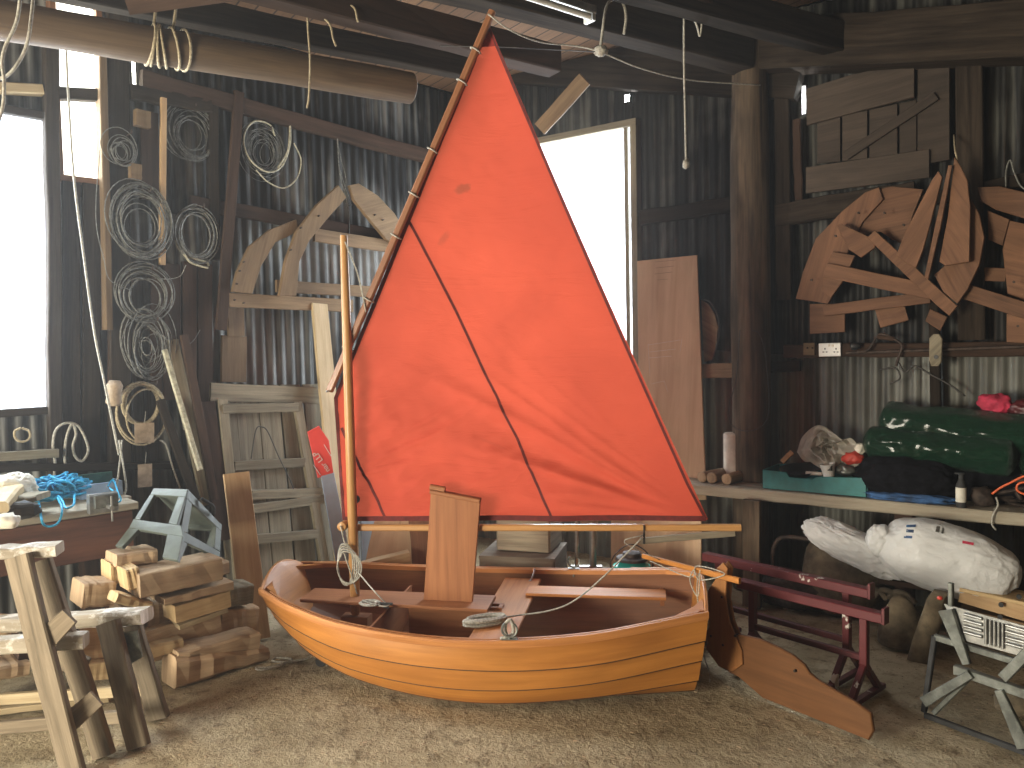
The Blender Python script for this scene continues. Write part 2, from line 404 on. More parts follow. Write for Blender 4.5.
def mk_floor():
    t = NT('dusty_earth_concrete_floor'); o = t.n('ShaderNodeTexCoord').outputs['Object']
    a = t.noise(o, 1.3, 5, .6, .5); b = t.noise(o, 9, 6, .72); c = t.noise(o, 60, 4, .7)
    col = t.mix(t.ramp(a, [(.35, (0, 0, 0)), (.65, (1, 1, 1))]), (.33, .265, .16), (.56, .47, .315))
    col = t.mix(t.ramp(b, [(.5, (0, 0, 0)), (.68, (1, 1, 1))]), col, (.20, .155, .095))
    col = t.mix(t.ramp(c, [(.60, (0, 0, 0)), (.68, (1, 1, 1))]), col, (.12, .09, .055))
    h = t.math('ADD', t.math('MULTIPLY', b, .8), t.math('MULTIPLY', c, .35))
    return t.done(t.bsdf(col, .92, 0, t.bump(h, .9, .05), 0, .2))
M['floor'] = mk_floor()
def mk_ceil():
    t = NT('ceiling_boards'); uv = t.uv()
    br = t.n('ShaderNodeTexBrick'); t.l(uv, br.inputs['Vector']); br.inputs['Scale'].default_value = 1
    br.inputs['Brick Width'].default_value = 2.6; br.inputs['Row Height'].default_value = .12; br.inputs['Mortar Size'].default_value = .006
    br.inputs['Color1'].default_value = (.14, .075, .04, 1); br.inputs['Color2'].default_value = (.26, .145, .075, 1); br.inputs['Mortar'].default_value = (.01, .008, .006, 1)
    g = t.noise(t.map(uv, (1.5, 30, 1)), 1, 5, .6, .4)
    col = t.mix(t.math('MULTIPLY', g, .9), br.outputs[0], (.05, .03, .018))
    return t.done(t.bsdf(col, .85, 0, t.bump(g, .3, .005), 0, .2))
M['ceil'] = mk_ceil()
M['curtain'] = plain('window_glass_dusty', (.8, .8, .8), .4)
def mk_glass():
    t = NT('dusty_window_glass')
    tr = t.n('ShaderNodeBsdfTransparent'); tr.inputs[0].default_value = (.93, .95, .96, 1)
    gl = t.n('ShaderNodeBsdfGlossy'); gl.inputs['Roughness'].default_value = .1
    tl = t.n('ShaderNodeBsdfTranslucent'); tl.inputs[0].default_value = (.8, .85, .9, 1)
    m1 = t.n('ShaderNodeMixShader'); m1.inputs[0].default_value = .18; t.l(tr.outputs[0], m1.inputs[1]); t.l(tl.outputs[0], m1.inputs[2])
    m2 = t.n('ShaderNodeMixShader'); m2.inputs[0].default_value = .04; t.l(m1.outputs[0], m2.inputs[1]); t.l(gl.outputs[0], m2.inputs[2])
    return t.done(m2.outputs[0])
M['glass'] = mk_glass()

# ------------------------------------------------------------------ room shell
CEIL = 3.85
OL = ln*LD; OR = rn*RD
def ul(p): return V(p).dot(ld)
def ur(p): return V(p).dot(rd)
# corner of the two walls
det = ln.x*rn.y-ln.y*rn.x
CX = (LD*rn.y-ln.y*RD)/det; CY = (ln.x*RD-LD*rn.x)/det
CORNER = V((CX, CY, 0))
uLc = ul(CORNER); uRc = ur(CORNER)
def sheet(name, O, d, n, u0, u1, z0, z1, holes, m, label, pitch=.076, amp=.010, off=.03):
    """corrugated iron wall with rectangular openings (u0,u1,z0,z1)"""
    bm = nb(); step = pitch/6
    us = []; u = u0
    while u < u1: us.append(u); u += step
    us.append(u1)
    for h in holes: us += [h[0], h[1]]
    us = sorted(set(round(x, 4) for x in us)); zs = sorted({z0, z1} | {h[2] for h in holes} | {h[3] for h in holes})
    base = O + n*off
    grid = [[bm.verts.new(base + d*u + n*(amp*math.cos(2*math.pi*u/pitch)) + Z*z) for z in zs] for u in us]
    lay = bm.loops.layers.uv.new('UVMap')
    for i in range(len(us)-1):
        um = (us[i]+us[i+1])/2
        for k in range(len(zs)-1):
            zm = (zs[k]+zs[k+1])/2
            if any(h[0] < um < h[1] and h[2] < zm < h[3] for h in holes): continue
            f = bm.faces.new((grid[i][k], grid[i+1][k], grid[i+1][k+1], grid[i][k+1])); f.smooth = True
            for l, (a, b) in zip(f.loops, ((us[i], zs[k]), (us[i+1], zs[k]), (us[i+1], zs[k+1]), (us[i], zs[k+1]))): l[lay].uv = (a, b)
    for v in list(bm.verts):
        if not v.link_faces: bm.verts.remove(v)
    return struct(name, bm, m, label)
# left wall windows, from their edges in the photo
def LZ(px, py): p = onL(px, py); return ul(p), p.z
w1 = (LZ(-75, 250)[0], LZ(49, 250)[0], LZ(50, 406)[1], LZ(48, 122)[1])
w2 = (LZ(59, 120)[0], LZ(98, 120)[0], LZ(80, 178)[1], LZ(80, 4)[1])
w2b = (LZ(131.5, 70)[0], LZ(135.5, 70)[0], LZ(133, 93)[1], LZ(133, 40)[1])
w3 = (-2.0, -.75, 1.2, 2.6)            # further windows of the same wall, nearer the camera and out of the frame
holesL = [w1, w2, w2b, w3]
sheet('wall_left', OL, ld, ln, -3.2, uLc+.02, -.1, CEIL, holesL, M['corrL'], 'dark streaked corrugated iron wall on the left')
pa = onR(545, 150); pb = onR(631, 124)
w4 = (ur(onR(520, 200)), ur(onR(633, 200)), onR(640, 470).z, onR(631, 127).z)
w5 = (ur(onR(802, 95)), ur(onR(806, 95)), onR(804, 114).z, onR(804, 86).z)
w6 = (ur(onR(865.5, 69)), ur(onR(869, 69)), onR(867, 71).z, onR(867, 67).z)
w7 = (ur(onR(624.5, 98)), ur(onR(630, 98)), onR(627, 102).z, onR(627, 94.5).z)
sheet('wall_right', OR, rd, rn, uRc-.02, uRc+7.4, -.1, CEIL, [w4, w5, w6, w7], M['corrR'], 'dark corrugated iron wall on the right')
# walls behind the camera close the shed, with a wide open doorway in them
q0 = OL+ld*-3.2; q1 = OR+rd*(uRc+7.4); D1 = V((-5.3, .45, 0)); D2 = V((-4.1, -.92, 0)); E0 = V((-2.9, -2.3, 0)); E1 = V((3.4, -2.9, 0))
def pan(bm, a, b, z0, z1):
    beam(bm, a+Z*(z0+z1)/2, b+Z*(z0+z1)/2, z1-z0, .06, V((0, 0, 1)).cross(b-a), 0)
bm = nb(); pan(bm, q0, D1, -.1, CEIL); pan(bm, D1, D2, 2.15, CEIL); pan(bm, D2, E0, -.1, CEIL); pan(bm, E0, E1, -.1, CEIL); pan(bm, E1, q1, -.1, CEIL)
struct('wall_back', bm, M['brown'], 'boarded walls behind the camera with an open doorway')
# floor, ceiling
bm = nb()
c = [V((-8.5, 1.0, 0)), V((-1.0, -3.4, 0)), V((6.0, -2.2, 0)), V((7.6, 2.4, 0)), V((CX, CY+.3, 0))]
n = 90; r = bmesh.ops.create_grid(bm, x_segments=140, y_segments=140, size=1)
for v in r['verts']:
    x, y = v.co.x, v.co.y; p = V((x*8.2-.2, y*5.4+2.3, 0))
    p.z = -.009+.006*noise.noise(p*1.1)+.004*noise.noise(p*5)+.002*noise.noise(p*16); v.co = p
fin(bm, bm.faces[:], (1, 0, 0)); struct('floor', bm, M['floor'], 'dusty concrete and earth shed floor', smooth=True)
bm = nb(); jd = V((.82, .572, 0)).normalized(); jn = V((-.572, .82, 0))
prism(bm, [q0+Z*CEIL, D1+Z*CEIL, E0+Z*CEIL, E1+Z*CEIL, q1+Z*CEIL, CORNER+Z*CEIL], V((0, 0, .05)), axis=jn)
struct('ceiling', bm, M['ceil'], 'dark brown boarded ceiling')

# rafters (structure): each bar from pixel A to pixel B at height z
def rafter(x0, y0, x1, y1, z, w, h, m='brown', nm='ceiling_beam', ext=(0, 0)):
    A = onz(x0, y0, z); B = onz(x1, y1, z); d = (B-A).normalized(); A = A-d*ext[0]; B = B+d*ext[1]
    bm = nb(); beam(bm, A+Z*h/2, B+Z*h/2, w, h, Z, .008, 10, .012, seed=x0)
    return struct(nm, bm, M[m])
rafter(262, 2, 480, 56, 3.45, .13, .17, 'brown', ext=(2.0, .6))
rafter(120, 12, 420, 70, 3.55, .10, .15, 'dark', ext=(1.5, .6))
rafter(455, 0, 640, 46, 3.42, .16, .20, 'dark', ext=(1.8, .9))
rafter(600, -8, 745, 30, 3.42, .12, .18, 'dark', ext=(1.5, .9))
rafter(672, -10, 742, 23, 3.48, .07, .14, 'brown', ext=(1.5, .5))
# heavy plate beams along the walls
def wbar(fn, x0, y0, x1, y1, hpx, off, t, m, nm='trim', ext=(0, 0), label=None, seg=10, jit=.01):
    """bar lying along a wall: centreline between two pixels, hpx tall at its first end"""
    A = fn(x0, y0, off); B = fn(x1, y1, off); nn = ln if fn is onL else rn
    h = hpx*A.y/F; d = (B-A).normalized(); A = A-d*ext[0]; B = B+d*ext[1]
    bm = nb(); beam(bm, A, B, h, t, nn, .006, seg, jit, seed=x0+y0*.3)
    return struct(nm, bm, M[m], label)
TR = [0]
def trim(fn, *a, **k):
    TR[0] += 1; k['nm'] = 'trim_%d' % TR[0]; return wbar(fn, *a, **k)
trim(onR, 778, 48, 1024, 33, 46, .14, .2, 'dark', ext=(.1, .8))
trim(onR, 520, 52, 775, 60, 60, .06, .1, 'dark', ext=(.3, .2))
trim(onR, 641, 218, 742, 203, 14, .06, .06, 'dark')
trim(onR, 776, 216, 915, 194, 22, .07, .06, 'dark')
trim(onR, 905, 204, 1024, 180, 12, .05, .05, 'dark', ext=(0, .5))
trim(onR, 800, 351, 1024, 349, 13, .07, .06, 'brown', ext=(.1, .6))
trim(onR, 640, 372, 800, 366, 10, .04, .04, 'dark')
trim(onR, 783, 70, 785, 300, 16, .06, .06, 'dark')
trim(onR, 797, 120, 800, 206, 8, .05, .05, 'brown')
trim(onR, 970, 60, 972, 340, 24, .05, .06, 'dark')
trim(onR, 934, 300, 940, 520, 10, .05, .05, 'dark')
trim(onL, 141, 79, 432, 158, 17, .06, .06, 'brown', ext=(0, .4))
trim(onL, 205, 205, 300, 222, 14, .05, .05, 'brown', ext=(.1, .8))
trim(onL, 130, 92, 210, 107, 14, .06, .06, 'dark')
trim(onL, 117, 0, 120, 500, 20, .045, .07, 'dark')
trim(onL, 50, 40, 55, 480, 12, .05, .08, 'dark')
trim(onL, 100, 40, 107, 330, 7, .06, .1, 'mould', seg=6, jit=.004)
trim(onL, 212, 95, 214, 260, 10, .05, .06, 'dark')
trim(onL, 0, 468, 130, 466, 8, .08, .08, 'dark', ext=(1.0, .3))
trim(onL, 56, 94, 100, 96, 12, .02, .08, 'dark', seg=2, jit=.0)
trim(onL, 0, 88, 42, 90, 10, .05, .06, 'pine', ext=(1, 0), seg=2)
# brown boards behind the wire coils, each a plank of the wall lining
for i, (x0, x1, y0, y1) in enumerate([(150, 162, 268, 392), (163, 180, 264, 400), (182, 196, 262, 392), (197, 212, 264, 402), (108, 122, 150, 400), (140, 158, 112, 200), (62, 80, 182, 470), (82, 100, 184, 470)]):
    A = onL((x0+x1)/2, y0, .035); B = onL((x0+x1)/2, y1, .035); bm = nb()
    beam(bm, A, B, abs(ul(onL(x1, y0))-ul(onL(x0, y0)))*.97, .03, ln, .003, 5, .004, seed=i); TR[0] += 1
    struct('trim_%d' % TR[0], bm, M['brown' if i < 6 else 'dark'])
# window frames
def winframe(nm, fn, O, d, n, w, t=.05, dp=.09, m='dark', mull=(), glass=True, sides='lrtb', mm=None):
    u0, u1, z0, z1 = w; bm = nb(); P = lambda u, z, o=0: O+d*u+Z*z+n*o
    if 't' in sides: beam(bm, P(u0-t, z1+t/2), P(u1+t, z1+t/2), t, dp, n)
    if 'b' in sides: beam(bm, P(u0-t, z0-t/2), P(u1+t, z0-t/2), t, dp, n)
    if 'l' in sides: beam(bm, P(u0-t/2, z0), P(u0-t/2, z1), t, dp, n)
    if 'r' in sides: beam(bm, P(u1+t/2, z0), P(u1+t/2, z1), t, dp, n)
    fr = struct(nm, bm, M[m])
    if mull:
        bm = nb()
        for k in mull:
            if k[0] == 'v': beam(bm, P(k[1], z0), P(k[1], z1), .03, .03, n)
            else: beam(bm, P(u0, k[1]), P(u1, k[1]), .03, .03, n)
        struct('glazing_bar', bm, M[mm or m], parent=fr)
    if glass:
        bm = nb(); beam(bm, P((u0+u1)/2, z0), P((u0+u1)/2, z1), u1-u0, .004, n, 0); g = struct('pane', bm, M['glass'], parent=fr)
    return fr
winframe('window_1', onL, OL, ld, ln, w1, .045, .1, 'dark')
winframe('window_2', onL, OL, ld, ln, w2, .035, .1, 'mould_r')
for w_, a_ in ((w2b, (OL, ld, ln)), (w5, (OR, rd, rn)), (w6, (OR, rd, rn)), (w7, (OR, rd, rn))):
    winframe('window_%d' % (5+int(a_[0] == OR)*1), None, *a_, w_, .008, .012, 'dark')  # slits and holes in the iron; panes added to catch daylight and shine
winframe('window_3', onL, OL, ld, ln, w3, .06, .1, 'grey')
winframe('window_4', onR, OR, rd, rn, w4, .05, .08, 'grey', [('v', w4[1]-.05)], mm='grey')
# ------------------------------------------------------------------ the dinghy
BO = V((.934, 3.94, 0)); bb = V((-.986, .169, 0)).normalized(); bs = V((-.169, -.986, 0)).normalized()
def B(x, y, z): return BO + bb*x + bs*y + Z*z
ST = [0, .25, .5, .75, .91, 1.0]
PY = [[0, 0, 0, 0, 0, 0], [.22, .33, .37, .30, .22, .135], [.285, .435, .485, .405, .295, .175], [.325, .492, .547, .47, .34, .205], [.345, .517, .575, .50, .362, .224], [.352, .525, .583, .508, .372, .24]]
PZ = [[.03, .015, .008, .03, .105, .215], [.04, .025, .014, .045, .13, .235], [.115, .068, .044, .08, .17, .265], [.225, .155, .13, .16, .235, .31], [.325, .25, .232, .257, .318, .372], [.445, .375, .352, .375, .42, .45]]
X0 = [.075, .06, .045, .03, .015, 0]; X1 = [2.14, 2.15, 2.165, 2.19, 2.22, 2.25]
def cub(xs, ys, t):
    n = len(xs)
    for i in range(n-1):
        if t <= xs[i+1] or i == n-2: break
    def sl(k):
        if k == 0: return (ys[1]-ys[0])/(xs[1]-xs[0])
        if k == n-1: return (ys[-1]-ys[-2])/(xs[-1]-xs[-2])
        return (ys[k+1]-ys[k-1])/(xs[k+1]-xs[k-1])
    h = xs[i+1]-xs[i]; u = (t-xs[i])/h
    return (2*u**3-3*u*u+1)*ys[i]+(u**3-2*u*u+u)*h*sl(i)+(-2*u**3+3*u*u)*ys[i+1]+(u**3-u*u)*h*sl(i+1)
def PT(l, s): return V((X0[l]+(X1[l]-X0[l])*s, cub(ST, PY[l], s), cub(ST, PZ[l], s)))
boat = thing('rowing_dinghy', B(1.1, 0, 0), 'small varnished clinker pram dinghy standing on the shed floor, bow to the left', 'boat')
NS = 30
for side in (1, -1):
    for l in range(5):
        rings = []; lap_shade = []
        for k in range(NS+1):
            s = k/NS; a = PT(l, s); b = PT(l+1, s)
            d = V((0, b.y-a.y, b.z-a.z)).normalized(); n = V((0, d.z, -d.y))
            if l > 0: a2 = a - d*.012
            else: a2 = a
            lo = a2 + n*(.015 if l > 0 else .0); hi = b + n*.001
            lap_shade.append(B(lo.x, (lo.y-n.y*.002)*side, lo.z-n.z*.002)-Z*.0008)
            mid = (lo+hi)/2 + n*.006; mi = mid - n*.009
            pts = [lo, mid, hi, hi-n*.009, mi, lo-n*.009]
            rings.append([B(p.x, p.y*side, p.z) for p in pts])
        bm = nb(); loft(bm, rings, bb)
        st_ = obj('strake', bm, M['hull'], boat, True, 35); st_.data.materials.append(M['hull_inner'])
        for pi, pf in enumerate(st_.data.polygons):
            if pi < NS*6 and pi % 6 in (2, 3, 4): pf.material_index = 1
        if l > 0:
            bm = nb(); tube(bm, lap_shade, .0034, 6); obj('lap_shade_line', bm, M['lap_shade'], st_, True)  # added dark bead at each lap, standing for glue line and lap shadow
    # rubbing strake and inwale
    bm = nb(); rings = []
    for k in range(NS+1):
        s = k/NS; p = PT(5, s); rings.append([B(p.x, (p.y+a)*side, p.z+c_) for a, c_ in ((.0, -.03), (.018, -.028), (.022, -.004), (.016, .006), (.0, .006))])
    loft(bm, rings, bb); obj('rubbing_strake', bm, M['trimwood'], boat, True, 40)
    bm = nb(); rings = []
    for k in range(NS+1):
        s = .02+.95*k/NS; p = PT(5, s); rings.append([B(p.x, (p.y+a)*side, p.z+c_) for a, c_ in ((-.009, -.022), (-.026, -.02), (-.026, .005), (-.009, .006))])
    loft(bm, rings, bb); obj('inwale', bm, M['trimwood'], boat, True, 40)
def transom(s, th, arch, name, m):
    ps = [PT(l, s) for l in range(6)]
    out = [B(p.x, p.y, p.z) for p in ps] ; outf = [B(p.x, -p.y, p.z) for p in ps[1:]]
    top = []
    w = ps[5].y
    for k in range(1, 12):
        a = k/12; y = w*(1-2*a); top.append(B(ps[5].x+(arch*4*a*(1-a))*.25*(1 if s > .5 else -1), y, ps[5].z+arch*4*a*(1-a)))
    poly = out[::1] + top + outf[::-1]
    bm = nb(); prism(bm, poly, bb*th, axis=bs, bev=.003); return obj(name, bm, m, boat)
transom(0, .018, .045, 'stern_transom', M['hull']); transom(1, -.018, .075, 'bow_transom', M['hull'])
# keel and skeg
bm = nb()
kp = [PT(0, .04+.9*k/20) for k in range(21)]
low = [B(p.x, 0, max(.004, p.z-.028)) for p in kp]; hi = [B(p.x, 0, p.z+.0) for p in kp]
low[0] = B(kp[0].x, 0, .012); low[1] = B(kp[1].x, 0, .008); low[2] = B(kp[2].x, 0, .005); low[3] = B(kp[3].x, 0, .004)
prism(bm, [p-bs*.011 for p in low+hi[::-1]], bs*.022, axis=bb); obj('keel', bm, M['hull'], boat)
# ribs of the open bottom are not seen; thwarts
bm = nb(); beam(bm, B(1.08, 0, .33), B(2.10, 0, .345), .24, .018, Z, .004, w2=.20); obj('fore_bench', bm, M['hull_in'], boat)
bm = nb(); beam(bm, B(1.0, -.545, .30), B(1.0, .54, .30), .215, .018, Z, .004); obj('thwart', bm, M['trimwood'], boat)
bm = nb(); beam(bm, B(.18, -.27, .322), B(.93, -.27, .322), .15, .016, Z, .004); sbn = obj('side_bench', bm, M['trimwood'], boat)
bm = nb(); beam(bm, B(.20, -.19, .302), B(.20, -.45, .302), .022, .03, Z, .003); obj('bench_support', bm, M['hull_in'], boat)
bm = nb(); beam(bm, B(1.02, .03, .19), B(1.52, .03, .19), .27, .016, bs, .002); beam(bm, B(1.02, -.03, .19), B(1.52, -.03, .19), .27, .016, bs, .002)
beam(bm, B(1.03, 0, .055), B(1.03, 0, .325), .044, .02, bb, 0); beam(bm, B(1.51, 0, .055), B(1.51, 0, .325), .044, .02, bb, 0)
obj('daggerboard_case', bm, M['hull_in'], boat)
bm = nb(); beam(bm, B(1.75, 0, .20), B(1.9, 0, .20), .09, .08, bs, .004); obj('mast_step', bm, M['hull_in'], boat)
bm = nb(); prism(bm, [B(1.62, .36, .305), B(1.62, -.36, .305), B(1.62, -.30, .14), B(1.62, 0, .08), B(1.62, .30, .14)], bb*.012, axis=bs); obj('bulkhead', bm, M['hull_in'], boat)
for side in (1, -1):
    for s, nm, sz, vs in ((0, 'quarter_knee', .16, 1), (1, 'bow_knee', .10, -1)):
        p = PT(5, s); x = p.x+vs*.018
        a = B(x, (p.y-.024)*side, p.z); b_ = B(x+vs*sz, (PT(5, .075 if s == 0 else .955).y-.022)*side, PT(5, .075 if s == 0 else .955).z-.002)
        c_ = B(x, (p.y-.02-sz*.85)*side, p.z+.012); m_ = B(x+vs*sz*.28, (p.y-.02-sz*.3)*side, p.z)
        bm = nb(); prism(bm, [a, b_, m_, c_], Z*-.02, axis=bb); obj(nm, bm, M['trimwood' if s == 0 else 'hull'], boat)
# rowlock on each side
def rowlock(x, side):
    s = x/2.19; p = PT(5, s); y = (p.y-.004)*side
    bm = nb(); tube(bm, [B(x, y, p.z-.04), B(x, y, p.z+.02)], .007)
    pts = [B(x+.034*math.sin(a), y, p.z+.052-.034*math.cos(a)) for a in [math.radians(-140+i*14) for i in range(21)]]
    tube(bm, pts, .0055, 6); beam(bm, B(x-.035, y, p.z+.009), B(x+.035, y, p.z+.009), .02, .006, Z, .001)
    return obj('rowlock', bm, M['galv'], boat, True, 40)
rowlock(.70, -1); rowlock(.885, 1)
bm = nb(); p = B(.885, .545, .37); tube(bm, spl([p+V((-.01, 0, -.01)), p+V((-.022, .0, .02)), p+V((-.02, -.01, .06)), p+V((0, -.01, .075)), p+V((.012, -.01, .05)), p+V((.01, 0, .01)), p+V((-.02, -.02, .0)), p+V((-.04, -.02, -.005)), p+V((.03, -.02, -.005))], 6), .008, 7)
tag(obj('rope_lashing', bm, M['rope'], None, True), 'white rope lashed round the near rowlock of the dinghy', 'rope')
bm = nb(); p = B(.93, -.545, .365); tube(bm, spl([p, p+V((-.005, -.015, -.02)), p+V((-.02, -.03, -.05)), p+V((-.035, -.05, -.06))], 5), .006, 6); obj('stay_hook', bm, M['steel'], boat, True)
for x in (.07,):
    bm = nb(); tube(bm, [B(-.004, .0, .16), B(-.03, 0, .16)], .008); tube(bm, [B(-.004, .0, .40), B(-.03, 0, .40)], .008); obj('gudgeon', bm, M['steel'], boat, True)
# wooden chock with a small wheel under the bow
bm = nb(); q = onz(322, 660, .032); lathe(bm, q, bs, [(.01, -.025), (.027, -.025), (.031, -.015), (.031, .015), (.027, .025), (.01, .025)], 20)
tag(obj('rubber_wheel', bm, M['charcoal'], None, True, 40), 'small black rubber wheel lying under the bow of the dinghy', 'wheel')

# daggerboard standing in its case
dg = thing('daggerboard', B(1.28, 0, .06), 'tall flat varnished daggerboard standing in the slot of the dinghy', 'daggerboard')
bm = nb(); prism(bm, [B(1.455, -.009, .075), B(1.18, -.009, .075), B(1.18, -.009, .34), B(1.125, -.009, .885), B(1.39, -.009, .93), B(1.445, -.009, .34)], bs*.018, axis=Z, bev=.004); obj('board', bm, M['hull_in'], dg)
bm = nb(); beam(bm, B(1.128, .017, .875), B(1.392, .017, .922), .022, .016, bs, .004); beam(bm, B(1.128, -.017, .875), B(1.392, -.017, .922), .022, .016, bs, .004); obj('stop_batten', bm, M['hull_in'], dg)
bm = nb(); beam(bm, B(1.315, 0, .93), B(1.395, 0, .944), .028, .03, bs, .006); obj('handle', bm, M['hull_in'], dg)

# mast
MX = 1.83
bm = nb(); lathe(bm, B(MX, 0, .245), (Z+bb*-.0), [(.020, 0), (.0265, .02), (.0265, 1.0), (.024, 1.7), (.020, 2.02), (.018, 2.03)], 16)
mast = obj('mast', bm, M['spar'], None, True, 40); tag(mast, 'thin round wooden mast rising through the fore bench of the dinghy', 'mast')
# sail, yard and boom
SY = -.055; SP = B(MX, SY, 0)
def SPL(px, py, off=0): return pl(px, py, SP+bs*off, bs)
tack = SPL(343, 520); clew = SPL(708, 519.5); throat = SPL(334.5, 398); peak = SPL(488, 22)
def sco(p): return ((p-tack).dot(-bb), p.z-tack.z)
uc, vc = sco(clew); ut, vt = sco(throat); up_, vp = sco(peak)
def sailpt(u, v, off=0):
    # billow and creases
    hx = max(0, min(1, v/vp)); L = (v/vt*ut if v < vt else ut+(up_-ut)*(v-vt)/(vp-vt)); R = uc+(up_-uc)*hx
    f = 0 if R-L < 1e-4 else max(0, min(1, (u-L)/(R-L)))
    d = -.10*math.sin(math.pi*f)**.8*math.sin(math.pi*min(1, hx*1.05+.02))**.7
    low = max(0, 1-v/1.5); 
    ca, sa = math.cos(-.50), math.sin(-.50); x = u*ca-v*sa; y = u*sa+v*ca
    env = math.sin(math.pi*f)**.3 if f > 0 else 0
    w = 0
    # folds fanning out of the clew towards the luff
    r = math.hypot(u-uc, v-vc); an = math.atan2(v-vc, uc-u)
    fold = noise.noise(V((an*8.5, r*.7, 3.3))); fold = 1-abs(fold)*3
    w += .032*fold*math.exp(-((an-.36)/.30)**2)*min(1, r*2)*max(0, 1.25-r*.62)*max(0, min(1, (uc-u-.12)*4))
    # crumpled cloth low down by the luff
    nn = noise.noise(V((x*2.2, y*11, 0))); w += .022*(1-abs(nn)*3)*max(0, 1-abs(v-.38)/.55)*max(0, 1-u/1.5)
    # pull lines up the sail
    nn = noise.noise(V((u*3.0-v*1.1, v*1.0+5, 7))); w += .022*nn
    nn = noise.noise(V((x*3, y*5, 4))); w += .010*nn
    w += .004*noise.noise(V((u*13+v*4, v*13, 1)))
    return tack - bb*u + Z*v + bs*(d+w*env+off)
def Lu(v): return v/vt*ut if v < vt else ut+(up_-ut)*(v-vt)/(vp-vt)
def Ru(v): return uc+(vc*0)+(up_-uc)*v/vp - .012*math.sin(math.pi*v/vp)
def sailgrid(bm, v0, v1, nr, nc, off=0, Lf=Lu, Rf=Ru, thick=0):
    lay = bm.loops.layers.uv.new('UVMap'); g = []; uvs = []
    for i in range(nr+1):
        v = v0+(v1-v0)*i/nr; a = Lf(v); b = Rf(v); row = []; ru = []
        for k in range(nc+1):
            u = a+(b-a)*k/nc; vv = v+vc*max(0, u/uc)*(1-v/vp); row.append(bm.verts.new(sailpt(u, vv, off))); ru.append((u, vv))
        g.append(row); uvs.append(ru)
    for i in range(nr):
        for k in range(nc):
            f = bm.faces.new((g[i][k], g[i][k+1], g[i+1][k+1], g[i+1][k])); f.smooth = True
            for l, q in zip(f.loops, (uvs[i][k], uvs[i][k+1], uvs[i+1][k+1], uvs[i+1][k])): l[lay].uv = q
bm = nb(); sailgrid(bm, 0, vp-.012, 230, 180)
sail = obj('sail', bm, M['sail']); tag(sail, 'large red triangular lugsail set above the dinghy', 'sail')
def strip(bm, q, w, off, n=60):
    """narrow band sewn on along the line q (list of (u,v)), on both faces"""
    P = []
    for (a, b) in zip(q, q[1:]):
        for k in range(n): t = k/n; P.append((a[0]+(b[0]-a[0])*t, a[1]+(b[1]-a[1])*t))
    P.append(q[-1]); rings = []
    for i, p in enumerate(P):
        a = P[max(0, i-1)]; c_ = P[min(len(P)-1, i+1)]; dx, dy = c_[0]-a[0], c_[1]-a[1]; h = math.hypot(dx, dy) or 1; nx, ny = -dy/h*w/2, dx/h*w/2
        rings.append([sailpt(p[0]-nx, p[1]-ny, off), sailpt(p[0]+nx, p[1]+ny, off), sailpt(p[0]+nx, p[1]+ny, -off), sailpt(p[0]-nx, p[1]-ny, -off)])
    loft(bm, rings, V(rings[-1][0])-V(rings[0][0]))
bm = nb(); strip(bm, [(0.005, .006), (uc-.01, vc+.006)], .026, .004); strip(bm, [(uc-.012, vc+.005)]+[(Ru(vp*k/12)-.008, vp*k/12) for k in range(1, 12)]+[(up_, vp-.02)], .014, .004, 14)
strip(bm, [(.006, .0), (ut+.006, vt), (up_-.0, vp-.02)], .016, .004); obj('hem', bm, M['hem'], sail)
s1 = sco(SPL(408, 220)); s2 = sco(SPL(552, 519)); s3 = sco(SPL(341, 428)); s4 = sco(SPL(385, 519))
bm = nb(); strip(bm, [s1, s2], .014, .003, 110); obj('seam_band', bm, M['hem'], sail)
bm = nb(); strip(bm, [s3, s4], .014, .003, 40); obj('seam_band', bm, M['hem'], sail)
vq = sco(SPL(500, 45))[1]
bm = nb(); sailgrid(bm, vq, vp-.014, 12, 8, .004); obj('head_patch', bm, M['patch'], sail)
bm = nb(); pq = sco(SPL(356, 499)); P0 = sailpt(pq[0], pq[1], .006); lathe(bm, P0, bs, [(.005, 0), (.024, 0), (.024, .003), (.005, .003)], 16); obj('reefing_grommet', bm, M['charcoal'], sail, True, 40)
bm = nb(); A = SPL(329.5, 391, .028); Bq = SPL(492.5, 11, .028); beam(bm, A, Bq, .036, .034, bs, .007)
yard = obj('yard', bm, M['yard']); tag(yard, 'sloping wooden yard laced along the upper left edge of the red sail', 'yard')
bm = nb(); q = SPL(334, 392, .05); tube(bm, [A+bs*.02, A+bs*.04], .005); obj('eye_bolt', bm, M['steel'], yard, True)
ya = sco(SPL(345, 372)); 
for f in (.115, .25, .42, .53, .645, .82, .90):
    c0 = A.lerp(Bq, f); dd = (Bq-A).normalized(); sd = dd.cross(bs).normalized(); bm = nb()
    pts = [c0+(sd*math.cos(a)*.030+bs*math.sin(a)*.028) + sd*-.0 + dd*(.006*math.sin(a*.5)) for a in [2*math.pi*k/14 for k in range(15)]]
    tube(bm, pts, .004, 6); obj('lacing', bm, M['rope'], sail, True)
bm = nb(); A2 = SPL(350, 527.5, .02); B2 = SPL(741, 527.5, .02); beam(bm, A2, B2, .034, .032, bs, .007)
boom = obj('boom', bm, M['spar']); tag(boom, 'straight wooden boom under the foot of the red sail', 'boom')
bm = nb(); J = SPL(343.5, 525.5, .06); lathe(bm, J-bs*.03, bs, [(.012, 0), (.024, .004), (.024, .06), (.012, .064)], 14); obj('boom_end_block', bm, M['spar'], boom, True, 40)
